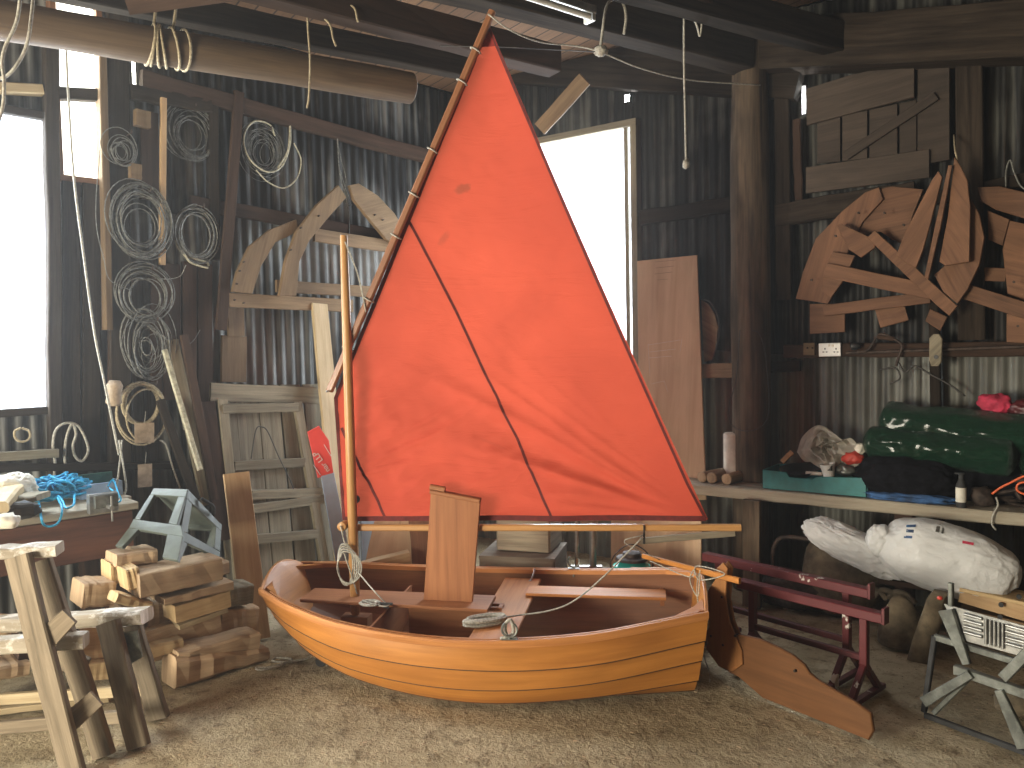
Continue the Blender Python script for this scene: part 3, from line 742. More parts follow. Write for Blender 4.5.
bm = nb(); q = SPL(644, 529, .02); tube(bm, [q+Z*.02-bb*.0, q+Z*.02+bs*.022, q+bs*.024-Z*.02, q-Z*.022, q-bs*.022-Z*.018, q-bs*.022+Z*.018, q+Z*.022], .004, 6); tube(bm, [q-Z*.02, q-Z*.075], .006, 6); obj('sheet_block', bm, M['charcoal'], boom, True)

# running rigging
def rope(name, pts, r, m, label, cat='rope', n=7, group=None, sides=7):
    bm = nb(); tube(bm, spl(pts, n), r, sides); o = obj(name, bm, M[m], None, True); return tag(o, label, cat, group)
mt = B(MX, 0, 2.24)
rope('halyard', [mt+V((.01, -.02, 0)), SPL(358, 275, .05), SPL(366, 312, .05)], .004, 'rope', 'thin white halyard from the mast top to the yard')
# coil of line hung on the mast and its tail to the fore bench
mc = B(MX, .036, .0)+Z*(1.68-(565-348)/800*4.22)
pts = []
for t in range(5):
    for k in range(16):
        a = 2*math.pi*k/16; pts.append(mc+V((math.sin(a)*(.040+.006*t)-.03+.006*t, -.01-.004*t, math.cos(a)*(.115-.008*t)-.004*t)))
pts = [B(MX, .04, 0)+V((-.05, 0, 1.68-(527-348)/800*4.2))] + pts + [mc+V((.03, -.02, -.16))]
bm = nb(); tube(bm, spl(pts, 2), .0042, 6); tag(obj('coiled_line', bm, M['rope'], None, True), 'thin white line hung in a loose coil on the lower mast', 'rope')
rope('downhaul_line', [B(MX, .03, .50)+V((.02, 0, 0)), onz(375, 592, .43), onz(388, 605, .357)], .0035, 'rope', 'taut thin line from mast down to the fore bench')
def flatcoil(name, c, rx, ry, turns, r, m, label, seed=0, dirx=bb, tail=None):
    rr = random.Random(seed); pts = []; diry = Z.cross(dirx)
    for t in range(turns):
        ox = rr.uniform(-.012, .012); oy = rr.uniform(-.01, .01); s = rr.uniform(.8, 1.12)
        for k in range(18):
            a = 2*math.pi*k/18; pts.append(c+dirx*(math.cos(a)*rx*s+ox)+diry*(math.sin(a)*ry*s+oy)+Z*(r+r*1.2*t*.3+rr.uniform(0, .003)))
    if tail: pts += tail
    bm = nb(); tube(bm, spl(pts, 2), r, 6); return tag(obj(name, bm, M[m], None, True), label, 'rope')
c1 = onz(369, 605, .356); flatcoil('coiled_line', c1, .05, .035, 5, .0045, 'rope', 'small white coil of line lying on the fore bench beside the mast', 3, tail=[c1+V((.06, -.03, .004)), c1+V((.10, -.035, .004)), c1+V((.12, 0, .004))])
bm = nb(); q = onz(386, 606, .354); beam(bm, q-bb*.035+Z*.012, q+bb*.035+Z*.012, .012, .012, Z, .004); beam(bm, q-bb*.012, q+bb*.012+Z*.0, .02, .02, Z, .003); obj('cleat', bm, M['charcoal'], boat)
c2 = onz(485, 624, .312)
flatcoil('mainsheet_coil', c2, .10, .04, 11, .0065, 'rope', 'thick white coil of rope lying on the middle thwart', 5, dirx=(bb*.9+bs*.43).normalized())
sh = SPL(643, 537, .03)
rope('mainsheet', [c2+V((.09, .0, .03)), onz(520, 617, .32)+V((0, 0, .01)), at(548, 611, 3.93), at(572, 602, 3.93), at(600, 580, 3.95), sh], .0042, 'rope', 'thin rope running from the thwart coil up to the boom')
rope('sheet_bridle', [sh+Z*.01, at(606, 548, 4.0).lerp(sh, .5), at(660, 560, 4.1)], .003, 'rope', 'short thin line from the boom down to the tiller')

# rudder with its blade trailing on the floor
RP = V((.985, 3.93, 0)); re = V((.6, -.8, 0)); rnn = V((.8, .6, 0))*-1
def RPX(px, py, off=0): return pl(px, py, RP+rnn*off, rnn)
rud = thing('rudder', RPX(716, 650).xy.to_3d(), 'varnished rudder hung on the stern with its blade trailing on the floor', 'rudder')
stock = [(709, 590), (708, 649), (720, 666), (734, 671), (744, 664), (743, 650), (737, 636), (731, 622), (727, 600), (728, 580), (729, 568), (724.5, 562), (718, 568), (716, 580)]
blade = [(722, 645), (722, 666), (741, 676), (765, 703), (790, 716), (810, 724), (840, 736), (862, 744), (871, 742), (876, 730), (873, 712), (858, 701), (840, 691), (820, 679), (812, 672), (807, 664), (795, 654), (780, 646), (762, 638), (744, 634), (733, 633)]
def clampz(p, z=.008): return V((p.x, p.y, max(p.z, z)))
bm = nb(); prism(bm, [clampz(RPX(*p, .018)) for p in blade], rnn*.022, axis=re, bev=.005); obj('blade', bm, M['rudder'], rud)
bm = nb(); prism(bm, [RPX(*p, .0405) for p in stock], rnn*.012, axis=Z, bev=.003); obj('stock_cheek', bm, M['rudder_head'], rud)
bm = nb(); prism(bm, [RPX(*p, .0405)-rnn*.036 for p in stock], rnn*.012, axis=Z, bev=.003); obj('stock_cheek', bm, M['rudder_head'], rud)
bm = nb()
for p in ((794.5, 671), (723, 645), (711, 636), (735, 636), (722, 597)): q = RPX(*p, .052); tube(bm, [q-rnn*.03, q+rnn*.003], .006, 10)
obj('bolt', bm, M['iron'], rud, True, 40)
bm = nb(); A = RPX(643, 556, .06); Bq = RPX(740, 581, .06); beam(bm, A, Bq, .024, .02, rnn, .005, w2=.03); obj('tiller', bm, M['hull'], rud)
bm = nb(); q = RPX(708, 620, .06); tube(bm, spl([RPX(699, 570, .03), RPX(697, 590, .03), RPX(700, 612, .05), RPX(707, 617, .06), RPX(708, 628, .06), RPX(703, 634, .05), RPX(704, 655, .05), RPX(709, 672, .05), RPX(710, 684, .05)], 6), .003, 6)
tag(obj('uphaul_cord', bm, M['rope'], None, True), 'thin cord hanging beside the rudder at the stern', 'cord')
bm = nb(); tube(bm, spl([RPX(650, 561, .08), RPX(690, 577, .08), RPX(697, 566, .08), RPX(725, 574, .08), RPX(700, 580, .08), RPX(694, 570, .09), RPX(690, 581, .09), RPX(698, 596, .09), RPX(700, 570, .085)], 6), .003, 6)
tag(obj('tiller_lashing', bm, M['rope'], None, True), 'thin white cord tied round the tiller above the transom', 'cord')
bm = nb(); q = onz(283, 662, .010); tube(bm, spl([q+V((.16, .05, .02)), q+V((.1, .03, 0)), q+V((.0, .0, 0)), q+V((-.06, .02, 0)), q+V((-.05, .06, 0)), q+V((.04, .03, 0)), q+V((-.04, -.06, 0)), q+V((-.12, -.07, 0)), q+V((-.08, -.1, 0)), q+V((.02, -.03, 0))], 7), .006, 6)
tag(obj('painter_line', bm, M['rope'], None, True), 'thin white line lying loosely on the floor below the bow', 'rope')
# ------------------------------------------------------------------ helpers for things made of boards
def board(name, A, Bp, w, t, n, m, label, cat, group=None, ch=.003, seg=6, jit=.004, w2=None, seed=0, skew0=0, skew1=0, parent=None):
    bm = nb(); beam(bm, A, Bp, w, t, n, ch, seg, jit, w2, None, seed, skew0, skew1)
    o = obj(name, bm, M[m], parent)
    if parent is None: tag(o, label, cat, group)
    return o
def wallz(fn): return ln if fn is onL else rn
# ---------------- boat moulds hanging on the left wall
def poly_part(name, fn, pts, off, t, m, parent, bev=.003):
    n = wallz(fn); bm = nb(); prism(bm, [fn(x, y, off) for x, y in pts], -n*t, bev=bev)
    return obj(name, bm, M[m], parent)
def bar_part(name, fn, a, b, hpx, off, t, m, parent, seg=4, jit=.003):
    n = wallz(fn); A = fn(*a, off); Bp = fn(*b, off); bm = nb(); beam(bm, A, Bp, hpx*A.y/F, t, n, .003, seg, jit, seed=a[0]); return obj(name, bm, M[m], parent)
def nails(fn, pts, off, parent, r=.006):
    for p in pts:
        bm = nb(); q = fn(*p, off); tube(bm, [q, q-wallz(fn)*.02], r, 7); obj('nail', bm, M['iron'], parent)
m1 = thing('boat_mould', onL(336, 300, .15), 'pointed-arch wooden boat mould hanging on the back wall behind the mast', 'boat mould')
poly_part('rib', onL, [(277, 296), (283, 262), (294, 232), (315, 205), (336, 186), (344, 198), (326, 218), (307, 241), (297, 262), (294, 296)], .16, .035, 'mould', m1)
poly_part('rib', onL, [(347, 186), (356, 184), (375, 196), (392, 214), (408, 240), (400, 248), (384, 240), (368, 221), (351, 200)], .16, .035, 'mould', m1)
bar_part('crossbar', onL, (314, 235), (400, 248), 13, .13, .03, 'mould', m1); bar_part('crossbar', onL, (276, 286), (372, 292), 12, .13, .03, 'mould', m1)
nails(onL, [(290, 250), (300, 228), (318, 216), (374, 215), (382, 220), (372, 292)], .195, m1)
m2 = thing('boat_mould', onL(260, 300, .1), 'curved wooden boat mould left of the pointed-arch mould on the wall', 'boat mould')
poly_part('rib', onL, [(230, 292), (235, 272), (247, 247), (268, 230), (294, 220), (296, 232), (273, 243), (259, 266), (250, 294)], .12, .035, 'mould', m2)
bar_part('crossbar', onL, (228, 300), (352, 306), 14, .11, .035, 'mould', m2)
bar_part('upright', onL, (235, 308), (236, 336), 17, .07, .03, 'mould', m2); bar_part('upright', onL, (234, 336), (233, 382), 26, .04, .03, 'mould', m2)
nails(onL, [(243, 262), (239, 271), (236, 284), (234, 300), (243, 303)], .16, m2)
# ---------------- coils hanging on the left wall
def wallcoil(fn, px, py, rpx, r, m, label, turns=9, off=.06, seed=1, spread=.02, ecc=1.0, nm='wire_coil', cat='coil', hook=True, sides=5):
    c = fn(px, py, off); R = rpx*c.y/F; bm = nb(); ringcoil(bm, c, wallz(fn), R, r, turns, spread, .018, seed, sides, ecc)
    o = obj(nm, bm, M[m], None, True); tag(o, label, cat)
    if hook:
        bm = nb(); q = fn(px, py-rpx*ecc, 0); tube(bm, [q, q-wallz(fn)*(off+.03), q-wallz(fn)*(off+.035)+Z*.02], .005, 6); h = obj('wall_hook', bm, M['iron'], None, True)
        tag(h, 'hook holding the '+label.split(',')[0].replace('on the wall ',''), 'hook')
    return o
wallcoil(onL, 141, 222, 22, .0035, 'wire', 'large untidy grey wire coil, widest of the column by the stick', 18, .13, 2, .06, 1.25)
wallcoil(onL, 122, 152, 12, .003, 'wire', 'small dim grey wire coil, topmost of the column by the stick', 9, .13, 12, .04, 1.15)
wallcoil(onL, 143, 294, 22, .0035, 'wire', 'grey wire coil just below the widest one in the column', 12, .13, 4, .05, 1.05)
wallcoil(onL, 148, 345, 15, .003, 'wire', 'narrow tangled grey wire coil above the two card tags', 16, .13, 5, .07, 1.6)
wallcoil(onL, 190, 134, 21, .0025, 'wire', 'dark grey wire coil high on the wall right of the thin stick', 14, .06, 6, .06, 1.15)
wallcoil(onL, 197, 234, 20, .0045, 'wire', 'thick grey cable coil on the wall above the brown boards', 11, .08, 7, .035, 1.25)
wallcoil(onL, 265, 152, 17, .002, 'wire', 'fine dark wire coil inside the pale cane hoops', 16, .06, 8, .06, 1.2)
wallcoil(onL, 144, 414, 24, .0065, 'ropetan', 'thick tan rope coil above the card tags at the bench end', 3, .18, 9, .03, 1.3, 'rope_coil')
wallcoil(onL, 141, 404, 16, .010, 'ropetan', 'short thick brown hose coil within the tan rope coil', 3, .13, 10, .015, 1.2, 'hose_coil', hook=False)
def wrope(name, pts, r, m, label, fn=onL, off=.08, cat='rope', n=7, sides=6):
    P = [fn(p[0], p[1], p[2] if len(p) > 2 else off) for p in pts]
    bm = nb(); tube(bm, spl(P, n), r, sides); return tag(obj(name, bm, M[m], None, True), label, cat)
wrope('hanging_wires', [(337, 133), (338, 150), (340, 175), (345, 195), (349, 215), (349, 240)], .004, 'wire', 'thin dark wires hanging from a nail above the pointed-arch mould')
wrope('hanging_wires', [(337, 133), (340, 155), (346, 180), (343, 200), (352, 205), (346, 190), (340, 170)], .003, 'wire', 'short snarl of wire at the nail above the pointed-arch mould')
wrope('cane_hoop', [(275, 136), (270, 125), (256, 121), (246, 130), (244, 145), (252, 162), (268, 172), (282, 166), (290, 145), (290, 125), (288, 150), (278, 168)], .006, 'wirepale', 'pale thin cane bent in a loop round the fine wire coil')
wrope('cane_hoop', [(256, 170), (268, 182), (284, 188), (297, 178), (301, 160), (294, 143)], .005, 'wirepale', 'lower pale cane loop hanging below the fine wire coil')
wrope('cable_end', [(176, 240), (180, 250), (192, 258), (206, 262), (209, 266)], .008, 'wirepale', 'thick pale cable end curving under the thick grey coil')
wrope('cable_end', [(184, 254), (190, 262), (200, 266), (208, 268)], .007, 'wirepale', 'lower pale cable end beneath the thick grey coil', off=.10)
wrope('white_line', [(66, 40, .3), (68, 90, .3), (74, 178, .3), (83, 250, .32), (94, 330, .34), (104, 380, .36), (112, 420, .36), (119, 455, .36)], .007, 'rope', 'long white line falling past the narrow bright window')
wrope('wall_line', [(119, 440, .3), (124, 470, .32), (126, 490, .33), (120, 500, .33)], .006, 'rope', 'doubled rope end hanging down to the bench corner', n=6)
wrope('wall_line', [(122, 440, .28), (119, 470, .31), (116, 490, .33)], .006, 'rope', 'shorter rope end hanging down to the bench corner', n=6)
wrope('rope_loop', [(54, 478), (55, 462), (53, 445), (56, 430), (66, 423), (78, 426), (86, 440), (88, 452), (82, 461), (75, 456), (73, 445), (76, 434), (72, 424), (66, 440), (65, 462), (69, 484)], .008, 'rope', 'pale rope hung in long loops on the dark wall over the bench', off=.1)
wrope('rope_ring', [(22, 428), (29, 431), (30, 437), (26, 441), (19, 441), (15, 437), (15, 431), (21, 428)], .007, 'ropetan', 'small pale ring of rope under the left window', off=.1)
wrope('white_line', [(144, 322), (152, 330), (167, 340), (172, 360), (178, 395), (184, 430)], .005, 'rope', 'thin pale line slanting over the brown wall boards')
wrope('white_line', [(160, 440), (166, 445), (172, 465), (180, 488)], .006, 'rope', 'short twisted line above the grey plastic step frame', off=.2)
wrope('thin_wire', [(100, 150), (96, 200), (97, 230), (104, 260), (110, 280), (130, 290)], .0025, 'wire', 'single thin wire drooping left of the wire coils', off=.16)
wrope('thin_wire', [(186, 265), (180, 276), (168, 279), (155, 278)], .0025, 'rope', 'single pale wire below the thick grey cable coil', off=.1)
wrope('thin_wire', [(152, 318), (165, 345), (178, 348), (192, 342), (200, 330)], .0025, 'wire', 'thin wire arc over the brown wall boards', off=.1)
# thin upright stick, leaning dark plank, planks standing by the wall
board('thin_stick', onL(163, 98, .12), onL(162, 265, .10), .035, .03, ln, 'redplank', 'thin upright orange-brown stick among the wire coils', 'stick')
board('standing_plank', onL(239, 92, .08), onL(221, 330, .12), .07, .03, ln, 'brown', 'narrow dark plank leaning up the wall left of the curved mould', 'plank')
for i, (a, b, w_, m, lab) in enumerate([((172, 340), (207, 505), .07, 'grey', 'grey timber strip leaning behind the grey plastic step frame'), ((184, 335), (214, 500), .05, 'brown', 'brown timber strip leaning right of the grey strip'),
                                ((205, 402), (226, 540), .12, 'brown', 'wide dark board leaning left of the old plank door'), ((160, 400), (196, 500), .05, 'dark', 'dark timber strip leaning behind the card tags'), ((164, 350), (200, 470), .028, 'wirepale', 'thin pale batten leaning among the brown strips')]):
    board('leaning_strip', onL(*a, .10+.04*i), onL(*b, .26+.05*i), w_, .03, ln, m, lab, 'plank', seed=i)
# paper tags and wrapped bundle
for (x0, y0, x1, y1), lab in (((135, 423, 154, 443), 'brown card tag hanging inside the tan rope coil'), ((138, 464, 152, 487), 'brown card tag hanging below the tan rope coil')):
    A = onL((x0+x1)/2, y0, .22); Bq = onL((x0+x1)/2, y1, .22); bm = nb(); beam(bm, A, Bq, (x1-x0)*A.y/F, .003, ln, .001)
    tg = tag(obj('card_tag', bm, M['card']), lab, 'tag'); bm = nb(); tube(bm, [A, A+Z*.07+ld*.01], .0015, 5); obj('tag_string', bm, M['rope'], tg)
bm = nb(); q = onL(113, 394, .22); lathe(bm, q-Z*.07, (.1, 0, 1), [(.03, 0), (.045, .02), (.04, .07), (.046, .12), (.03, .15)], 16); tag(obj('wrapped_bundle', bm, M['card'], None, True), 'pale wrapped bundle hung left of the tan rope coil', 'bundle')
# wood block bits on the post
for i, (x, y, w_, h_) in enumerate([(142, 119, 12, 16), (135, 172, 9, 15)]):
    board('wood_block', onL(x, y-h_/2, .12), onL(x, y+h_/2, .12), w_*6/F, .05, ln, 'mould', ('small wooden block high on the wall by the wire coils', 'lower small wooden block by the thin stick')[i], 'block')

# ---------------- old plank door leaning on the left wall
dr = thing('plank_door', onL(290, 580, .35), 'old grey ledged plank door leaning on the back wall', 'door')
for i in range(5):
    xa = 212+i*22.5; A = onL(xa+10, 386-i*.4, .12); Bq = onL(xa+29, 600, .40); board('door_plank', A, Bq, .158, .022, ln, 'grey', None, None, parent=dr, seed=i, jit=.003)
board('top_ledge', onL(210, 392, .15), onL(324, 396, .15), .12, .025, ln, 'grey', None, None, parent=dr, seed=9)
for a, b in (((222, 400), (240, 590)), ((297, 402), (327, 578))):
    board('stile', onL(*a, .18), onL(*b, .44), .065, .035, ln, 'grey', None, None, parent=dr, seed=a[0])
for a, b, o_ in (((222, 409), (298, 407), .20), ((234, 466), (304, 462), .27), ((251, 495), (321, 492), .32), ((252, 509), (323, 499), .33), ((256, 539), (318, 534), .38)):
    board('ledge', onL(*a, o_), onL(*b, o_), .062, .035, ln, 'grey', None, None, parent=dr, seed=a[1])
bm = nb(); P = [onL(*p, .33) for p in ((251, 459), (256, 430), (262, 427), (268, 432), (278, 455), (290, 480), (296, 496))]; tube(bm, spl(P, 6), .004, 6)
tag(obj('bent_wire', bm, M['darkwire'], None, True), 'bent dark wire hooked on the old plank door', 'wire')
board('pale_plank', onL(319, 304, .12), onL(346, 590, .5), .13, .03, ln, 'pine', 'long pale plank leaning on the wall just left of the mast', 'plank')
board('short_plank', onz(236, 473, .95).lerp(at(236, 473, 4.75), 1), at(257, 640, 4.55), .15, .03, V((-.5, .8, .05)), 'redplank', 'short wide orange-brown plank leaning on the old plank door', 'plank')
# sign board: red with white lettering, blue-grey lower part
sg = thing('sign_board', at(333, 560, 4.95), 'red and blue-grey sign board with white letters leaning beside the pale plank', 'sign')
sn = V((-.45, .88, .05)).normalized(); SPt = at(325, 470, 5.0)
def SG(px, py, off=0): return pl(px, py, SPt-sn*off, sn)
def ppoly(name, P, t, n, m, parent, bev=0.001, axis=None):
    bm = nb(); prism(bm, P, n*t, axis=axis, bev=bev); return obj(name, bm, M[m], parent)
ppoly('red_panel', [SG(*p) for p in ((307.7, 432), (319, 426), (329, 440.5), (333.5, 473), (318, 478))], .012, sn, 'red', sg)
ppoly('blue_panel', [SG(*p) for p in ((321, 476), (334, 472.5), (351, 560), (336, 562))], .012, sn, 'bluegrey', sg)
def text(s, c, xd, yd, size, m, parent, nm='lettering', ext=.001):
    cu = bpy.data.curves.new(nm, 'FONT'); cu.body = s; cu.size = size; cu.extrude = ext; cu.align_x = 'CENTER'; cu.align_y = 'CENTER'
    tmp = bpy.data.objects.new('tmp', cu); C.objects.link(tmp); dg_ = bpy.context.evaluated_depsgraph_get(); me = bpy.data.meshes.new_from_object(tmp.evaluated_get(dg_))
    bpy.data.objects.remove(tmp); me.name = nm; xd = V(xd).normalized(); zd = xd.cross(V(yd)).normalized(); yd = zd.cross(xd)
    Mx = Matrix.Translation(V(c)) @ Matrix((xd, yd, zd)).transposed().to_4x4()
    me.transform(WM[parent].inverted() @ Mx); me.materials.clear(); me.materials.append(M[m])
    o = bpy.data.objects.new(nm, me); C.objects.link(o); o.parent = parent; WM[o] = WM[parent]; return o
ta = SG(313, 440, .004); tb = SG(331, 476, .004); xd = (SG(310, 437) - SG(318, 460)); 
text('nar LLP', SG(321.5, 462, .006), SG(313, 450)-SG(330, 474), SG(310, 458)-SG(328, 447), .05, 'white', sg)
bm = nb(); tube(bm, [SG(313.5, 465, .003), SG(320.5, 475, .003)], .0022, 6); obj('printed_line', bm, M['white'], sg)
bm = nb(); tube(bm, [SG(324, 444.5, .003), SG(331, 456, .003)], .002, 6); obj('printed_line', bm, M['white'], sg)
# ---------------- things seen under the boom
board('cut_plywood', at(400, 520, 5.1), at(398, 590, 5.1), .32, .015, V((0, 1, .1)), 'ply', 'curved plywood offcut standing behind the boat below the sail', 'plywood', w2=.5)
board('blue_board', at(372, 480, 5.2), at(374, 580, 5.15), .15, .015, V((0, 1, .1)), 'bluegrey', 'flat pale blue board standing behind the boat by the mast', 'board')
board('pale_offcut', at(340, 573, 4.75), at(409, 556, 4.9), .07, .05, V((0, 1, .2)), 'pine', 'pale timber offcut sloping behind the mast and the boat', 'offcut')
board('plywood_offcut', at(436, 500, 5.15), at(430, 580, 5.1), .22, .015, V((0, 1, .1)), 'ply', 'second plywood offcut beside the daggerboard behind the boat', 'plywood', w2=.3)
board('brown_offcut', at(420, 505, 5.0), at(426, 570, 5.0), .16, .03, V((0, 1, .1)), 'mould_r', 'brown wood offcut just left of the daggerboard', 'offcut')
def boxthing(name, c, dx, dy, h, m, label, cat, planks=3, yaw=0, th=.015, open_=True, tilt=None):
    """slatted wooden box: c is the middle of the base"""
    t = thing(name, c, label, cat); X = V((math.cos(yaw), math.sin(yaw), 0)); Y = V((-math.sin(yaw), math.cos(yaw), 0)); c = V(c); ph = h/planks
    for s, nm in ((-1, 'front_side'), (1, 'back_side')):
        bm = nb()
        for k in range(planks): beam(bm, c-X*dx/2+Y*s*dy/2+Z*(ph*(k+.5)), c+X*dx/2+Y*s*dy/2+Z*(ph*(k+.5)), ph*.97, th, Y, .002, 4, .002, seed=k)
        obj(nm, bm, M[m], t)
    for s in (-1, 1):
        bm = nb()
        for k in range(planks): beam(bm, c-Y*dy/2+X*s*dx/2+Z*(ph*(k+.5)), c+Y*dy/2+X*s*dx/2+Z*(ph*(k+.5)), ph*.97, th, X, .002, 2, .002, seed=k+5)
        obj('end_panel', bm, M[m], t)
    bm = nb(); beam(bm, c-X*dx/2+Z*.012, c+X*dx/2+Z*.012, dy-.01, .012, Z, .001); obj('base_panel', bm, M[m], t)
    if not open_:
        bm = nb(); beam(bm, c-X*(dx/2+.01)+Z*h, c+X*(dx/2+.01)+Z*h, dy+.02, th, Z, .002); obj('lid', bm, M[m], t)
    return t
boxthing('wooden_crate', at(526, 640, 5.05).xy.to_3d(), .46, .4, .37, 'crate', 'dark wooden crate behind the far side of the boat', 'crate', 1, -.25, .02, False)
boxthing('wooden_crate', at(532, 640, 5.1).xy.to_3d()+Z*.385, .33, .3, .27, 'grey', 'paler wooden box stacked on the dark crate under the boom', 'crate', 1, -.3, .02, False)
cl = thing('twin_tube_clamp', at(588, 640, 4.95).xy.to_3d(), 'pair of upright shiny steel tubes on a bracket behind the boat', 'clamp')
for x in (577, 593):
    bm = nb(); tube(bm, [at(x, 571, 4.95), at(x, 519, 4.95)], .014 if x < 580 else .022, 12); obj('steel_tube', bm, M['steel'], cl, True, 40)
bm = nb(); beam(bm, at(570, 572, 4.95), at(602, 572, 4.95), .05, .08, Z, .008); obj('bracket', bm, M['steel'], cl); bm = nb(); beam(bm, at(580, 522, 4.95), at(598, 522, 4.95), .03, .05, Z, .004); obj('top_clip', bm, M['steel'], cl)
bm = nb(); beam(bm, at(586, 578, 4.95), V((at(586, 578, 4.95).x, 4.95, 0)), .08, .08, V((0, 1, 0)), .004); obj('stand_leg', bm, M['iron'], cl)
stl = boxthing('wooden_crate', at(640, 640, 4.95).xy.to_3d(), .55, .35, .20, 'crate', 'low dark crate carrying the lantern behind the boat', 'crate', 2, -.3, .02, False)
lt = thing('storm_lantern', at(628, 580, 4.9), 'dark green storm lantern with glowing teal glass behind the boat', 'lantern')
q = V((at(632, 580, 4.85).x, 4.85, .205))
bm = nb(); lathe(bm, q, Z, [(.11, 0), (.12, .01), (.10, .03), (.05, .04)], 24); obj('fuel_tank', bm, M['green'], lt, True, 40)
bm = nb(); lathe(bm, q+Z*.06, Z, [(.05, -.02), (.11, .01), (.115, .05), (.06, .08)], 24); obj('glass_globe', bm, M['glassy'], lt, True, 40)
bm = nb(); lathe(bm, q+Z*.14, Z, [(.06, 0), (.10, .005), (.095, .02), (.055, .03), (.055, .05), (.015, .06)], 24); obj('cap', bm, M['iron'], lt, True, 40)
bm = nb(); tube(bm, spl([q+V((-.1, 0, .03)), q+V((-.13, 0, .12)), q+V((-.08, 0, .2)), q+V((0, 0, .24)), q+V((.08, 0, .2)), q+V((.13, 0, .12)), q+V((.1, 0, .03))], 6), .004, 6); obj('bail_handle', bm, M['iron'], lt, True)
board('flat_board', at(632, 571, 4.6), at(696, 571, 4.6), .10, .02, Z, 'ply', 'flat pale board lying behind the stern of the boat', 'board')
board('low_ply_panel', at(655, 515, 5.3), at(655, 590, 5.25), .66, .015, V((.586, .81, .1)), 'ply', 'wide pale plywood panel standing low behind the stern', 'plywood')
board('grey_lath', at(640, 541, 5.0), at(735, 533, 4.9), .04, .02, V((.3, .9, .1)), 'grey', 'thin grey lath sloping behind the boom end', 'lath')
# ---------------- tall ply sheet and bits by the window
ps = thing('plywood_sheet', onR(675, 480, .35), 'tall pale plywood sheet with pencil marks leaning below the big window', 'plywood')
bm = nb(); P = [onR(637, 261, .08), onR(697, 255, .08), onR(706, 500, .30), onR(640, 500, .30)]; prism(bm, P, rn*.015, axis=Z, bev=.002); obj('sheet', bm, M['ply'], ps)
def PSx(px, py):
    n = (P[1]-P[0]).cross(P[3]-P[0]).normalized(); n = n if n.dot(rn) > 0 else -n; return pl(px, py, P[0]-n*.001, n)
rr = random.Random(4)
for ln_pts in ([(648, 345), (680, 340)], [(650, 352), (676, 349)], [(649, 358), (672, 356)], [(648, 344), (650, 376)], [(682, 339), (680, 352)], [(651, 384), (664, 381), (668, 392)], [(655, 262), (676, 260)], [(656, 268), (674, 266)], [(655, 274), (672, 272)], [(657, 280), (668, 279)]):
    bm = nb(); tube(bm, [PSx(*p) for p in ln_pts], .0012, 4); obj('pencil_mark', bm, M['paper' if ln_pts[0][1] > 300 else 'crate'], ps)
sw = thing('hanging_saw', onR(714, 330, .05), 'dark rounded tool blade hanging between plywood sheet and post', 'saw')
ppoly('blade', [onR(*p, .06) for p in ((701, 300), (708, 304), (715, 315), (718, 328), (716, 345), (712, 360), (704, 362))], .012, rn, 'mould', sw)
bm = nb(); tube(bm, spl([onR(*p, .075) for p in ((704, 299), (711, 303), (718, 317), (719, 335), (715, 352), (712, 362))], 5), .006, 6); obj('rim', bm, M['darkwire'], sw, True)
board('rail_block', onR(703, 371, .09), onR(736, 370, .09), .10, .07, rn, 'mould', 'short wooden rail block between the plywood sheet and the post', 'block')
bm = nb(); a = onR(733, 474, .2); lathe(bm, V((a.x, a.y, .745)), Z, [(.03, 0), (.062, .01), (.062, .30), (.05, .31), (.02, .312)], 20); tag(obj('white_tube', bm, M['paper'], None, True, 40), 'upright white paper tube standing on the bench beside the post', 'tube')
for i, (x, y) in enumerate([(712, 471), (727, 473), (702, 472)]):
    a = onR(x, y, .42); a.z = .775; bm = nb(); lathe(bm, a-rn*.02, (rn+V((.2*i, 0, 0))), [(.025, 0), (.036, .008), (.036, .28), (.03, .29)], 14)
    tag(obj('log_end', bm, M['log'], None, True, 40), ('small round log end lying on the bench, middle of three', 'small round log end lying on the bench nearest the post', 'small round log end lying on the bench under the plywood sheet')[i], 'log')
# the big round post
bm = nb(); a = onR(752, 485, .16); rings = []
for k in range(25):
    z = CEIL*k/24; q = V((a.x, a.y, z)); rings.append([q+V((math.cos(t), math.sin(t), 0))*(.128+.012*noise.noise(V((t*1.0, z*1.3, 2)))+.008*noise.noise(V((math.cos(t)*4, math.sin(t)*4, z*.6)))-.006*max(0, z-2)) for t in [2*math.pi*i/24 for i in range(24)]])
loft(bm, rings, Z); POSTX = a; struct('trim_90', bm, M['post'], 'big round timber post', True, 50)
q = a
bm = nb(); tube(bm, spl([onR(740, 330, .33), onR(736, 380, .31), onR(730, 400, .3), onR(729, 415, .3), onR(734, 427, .33), onR(748, 431, .36), onR(764, 424, .33), onR(769, 405, .3), onR(766, 360, .3), onR(760, 335, .33), onR(752, 330, .36)], 6), .003, 6)
tag(obj('loop_of_cord', bm, M['darkwire'], None, True), 'thin dark cord looped round the big round post', 'cord')
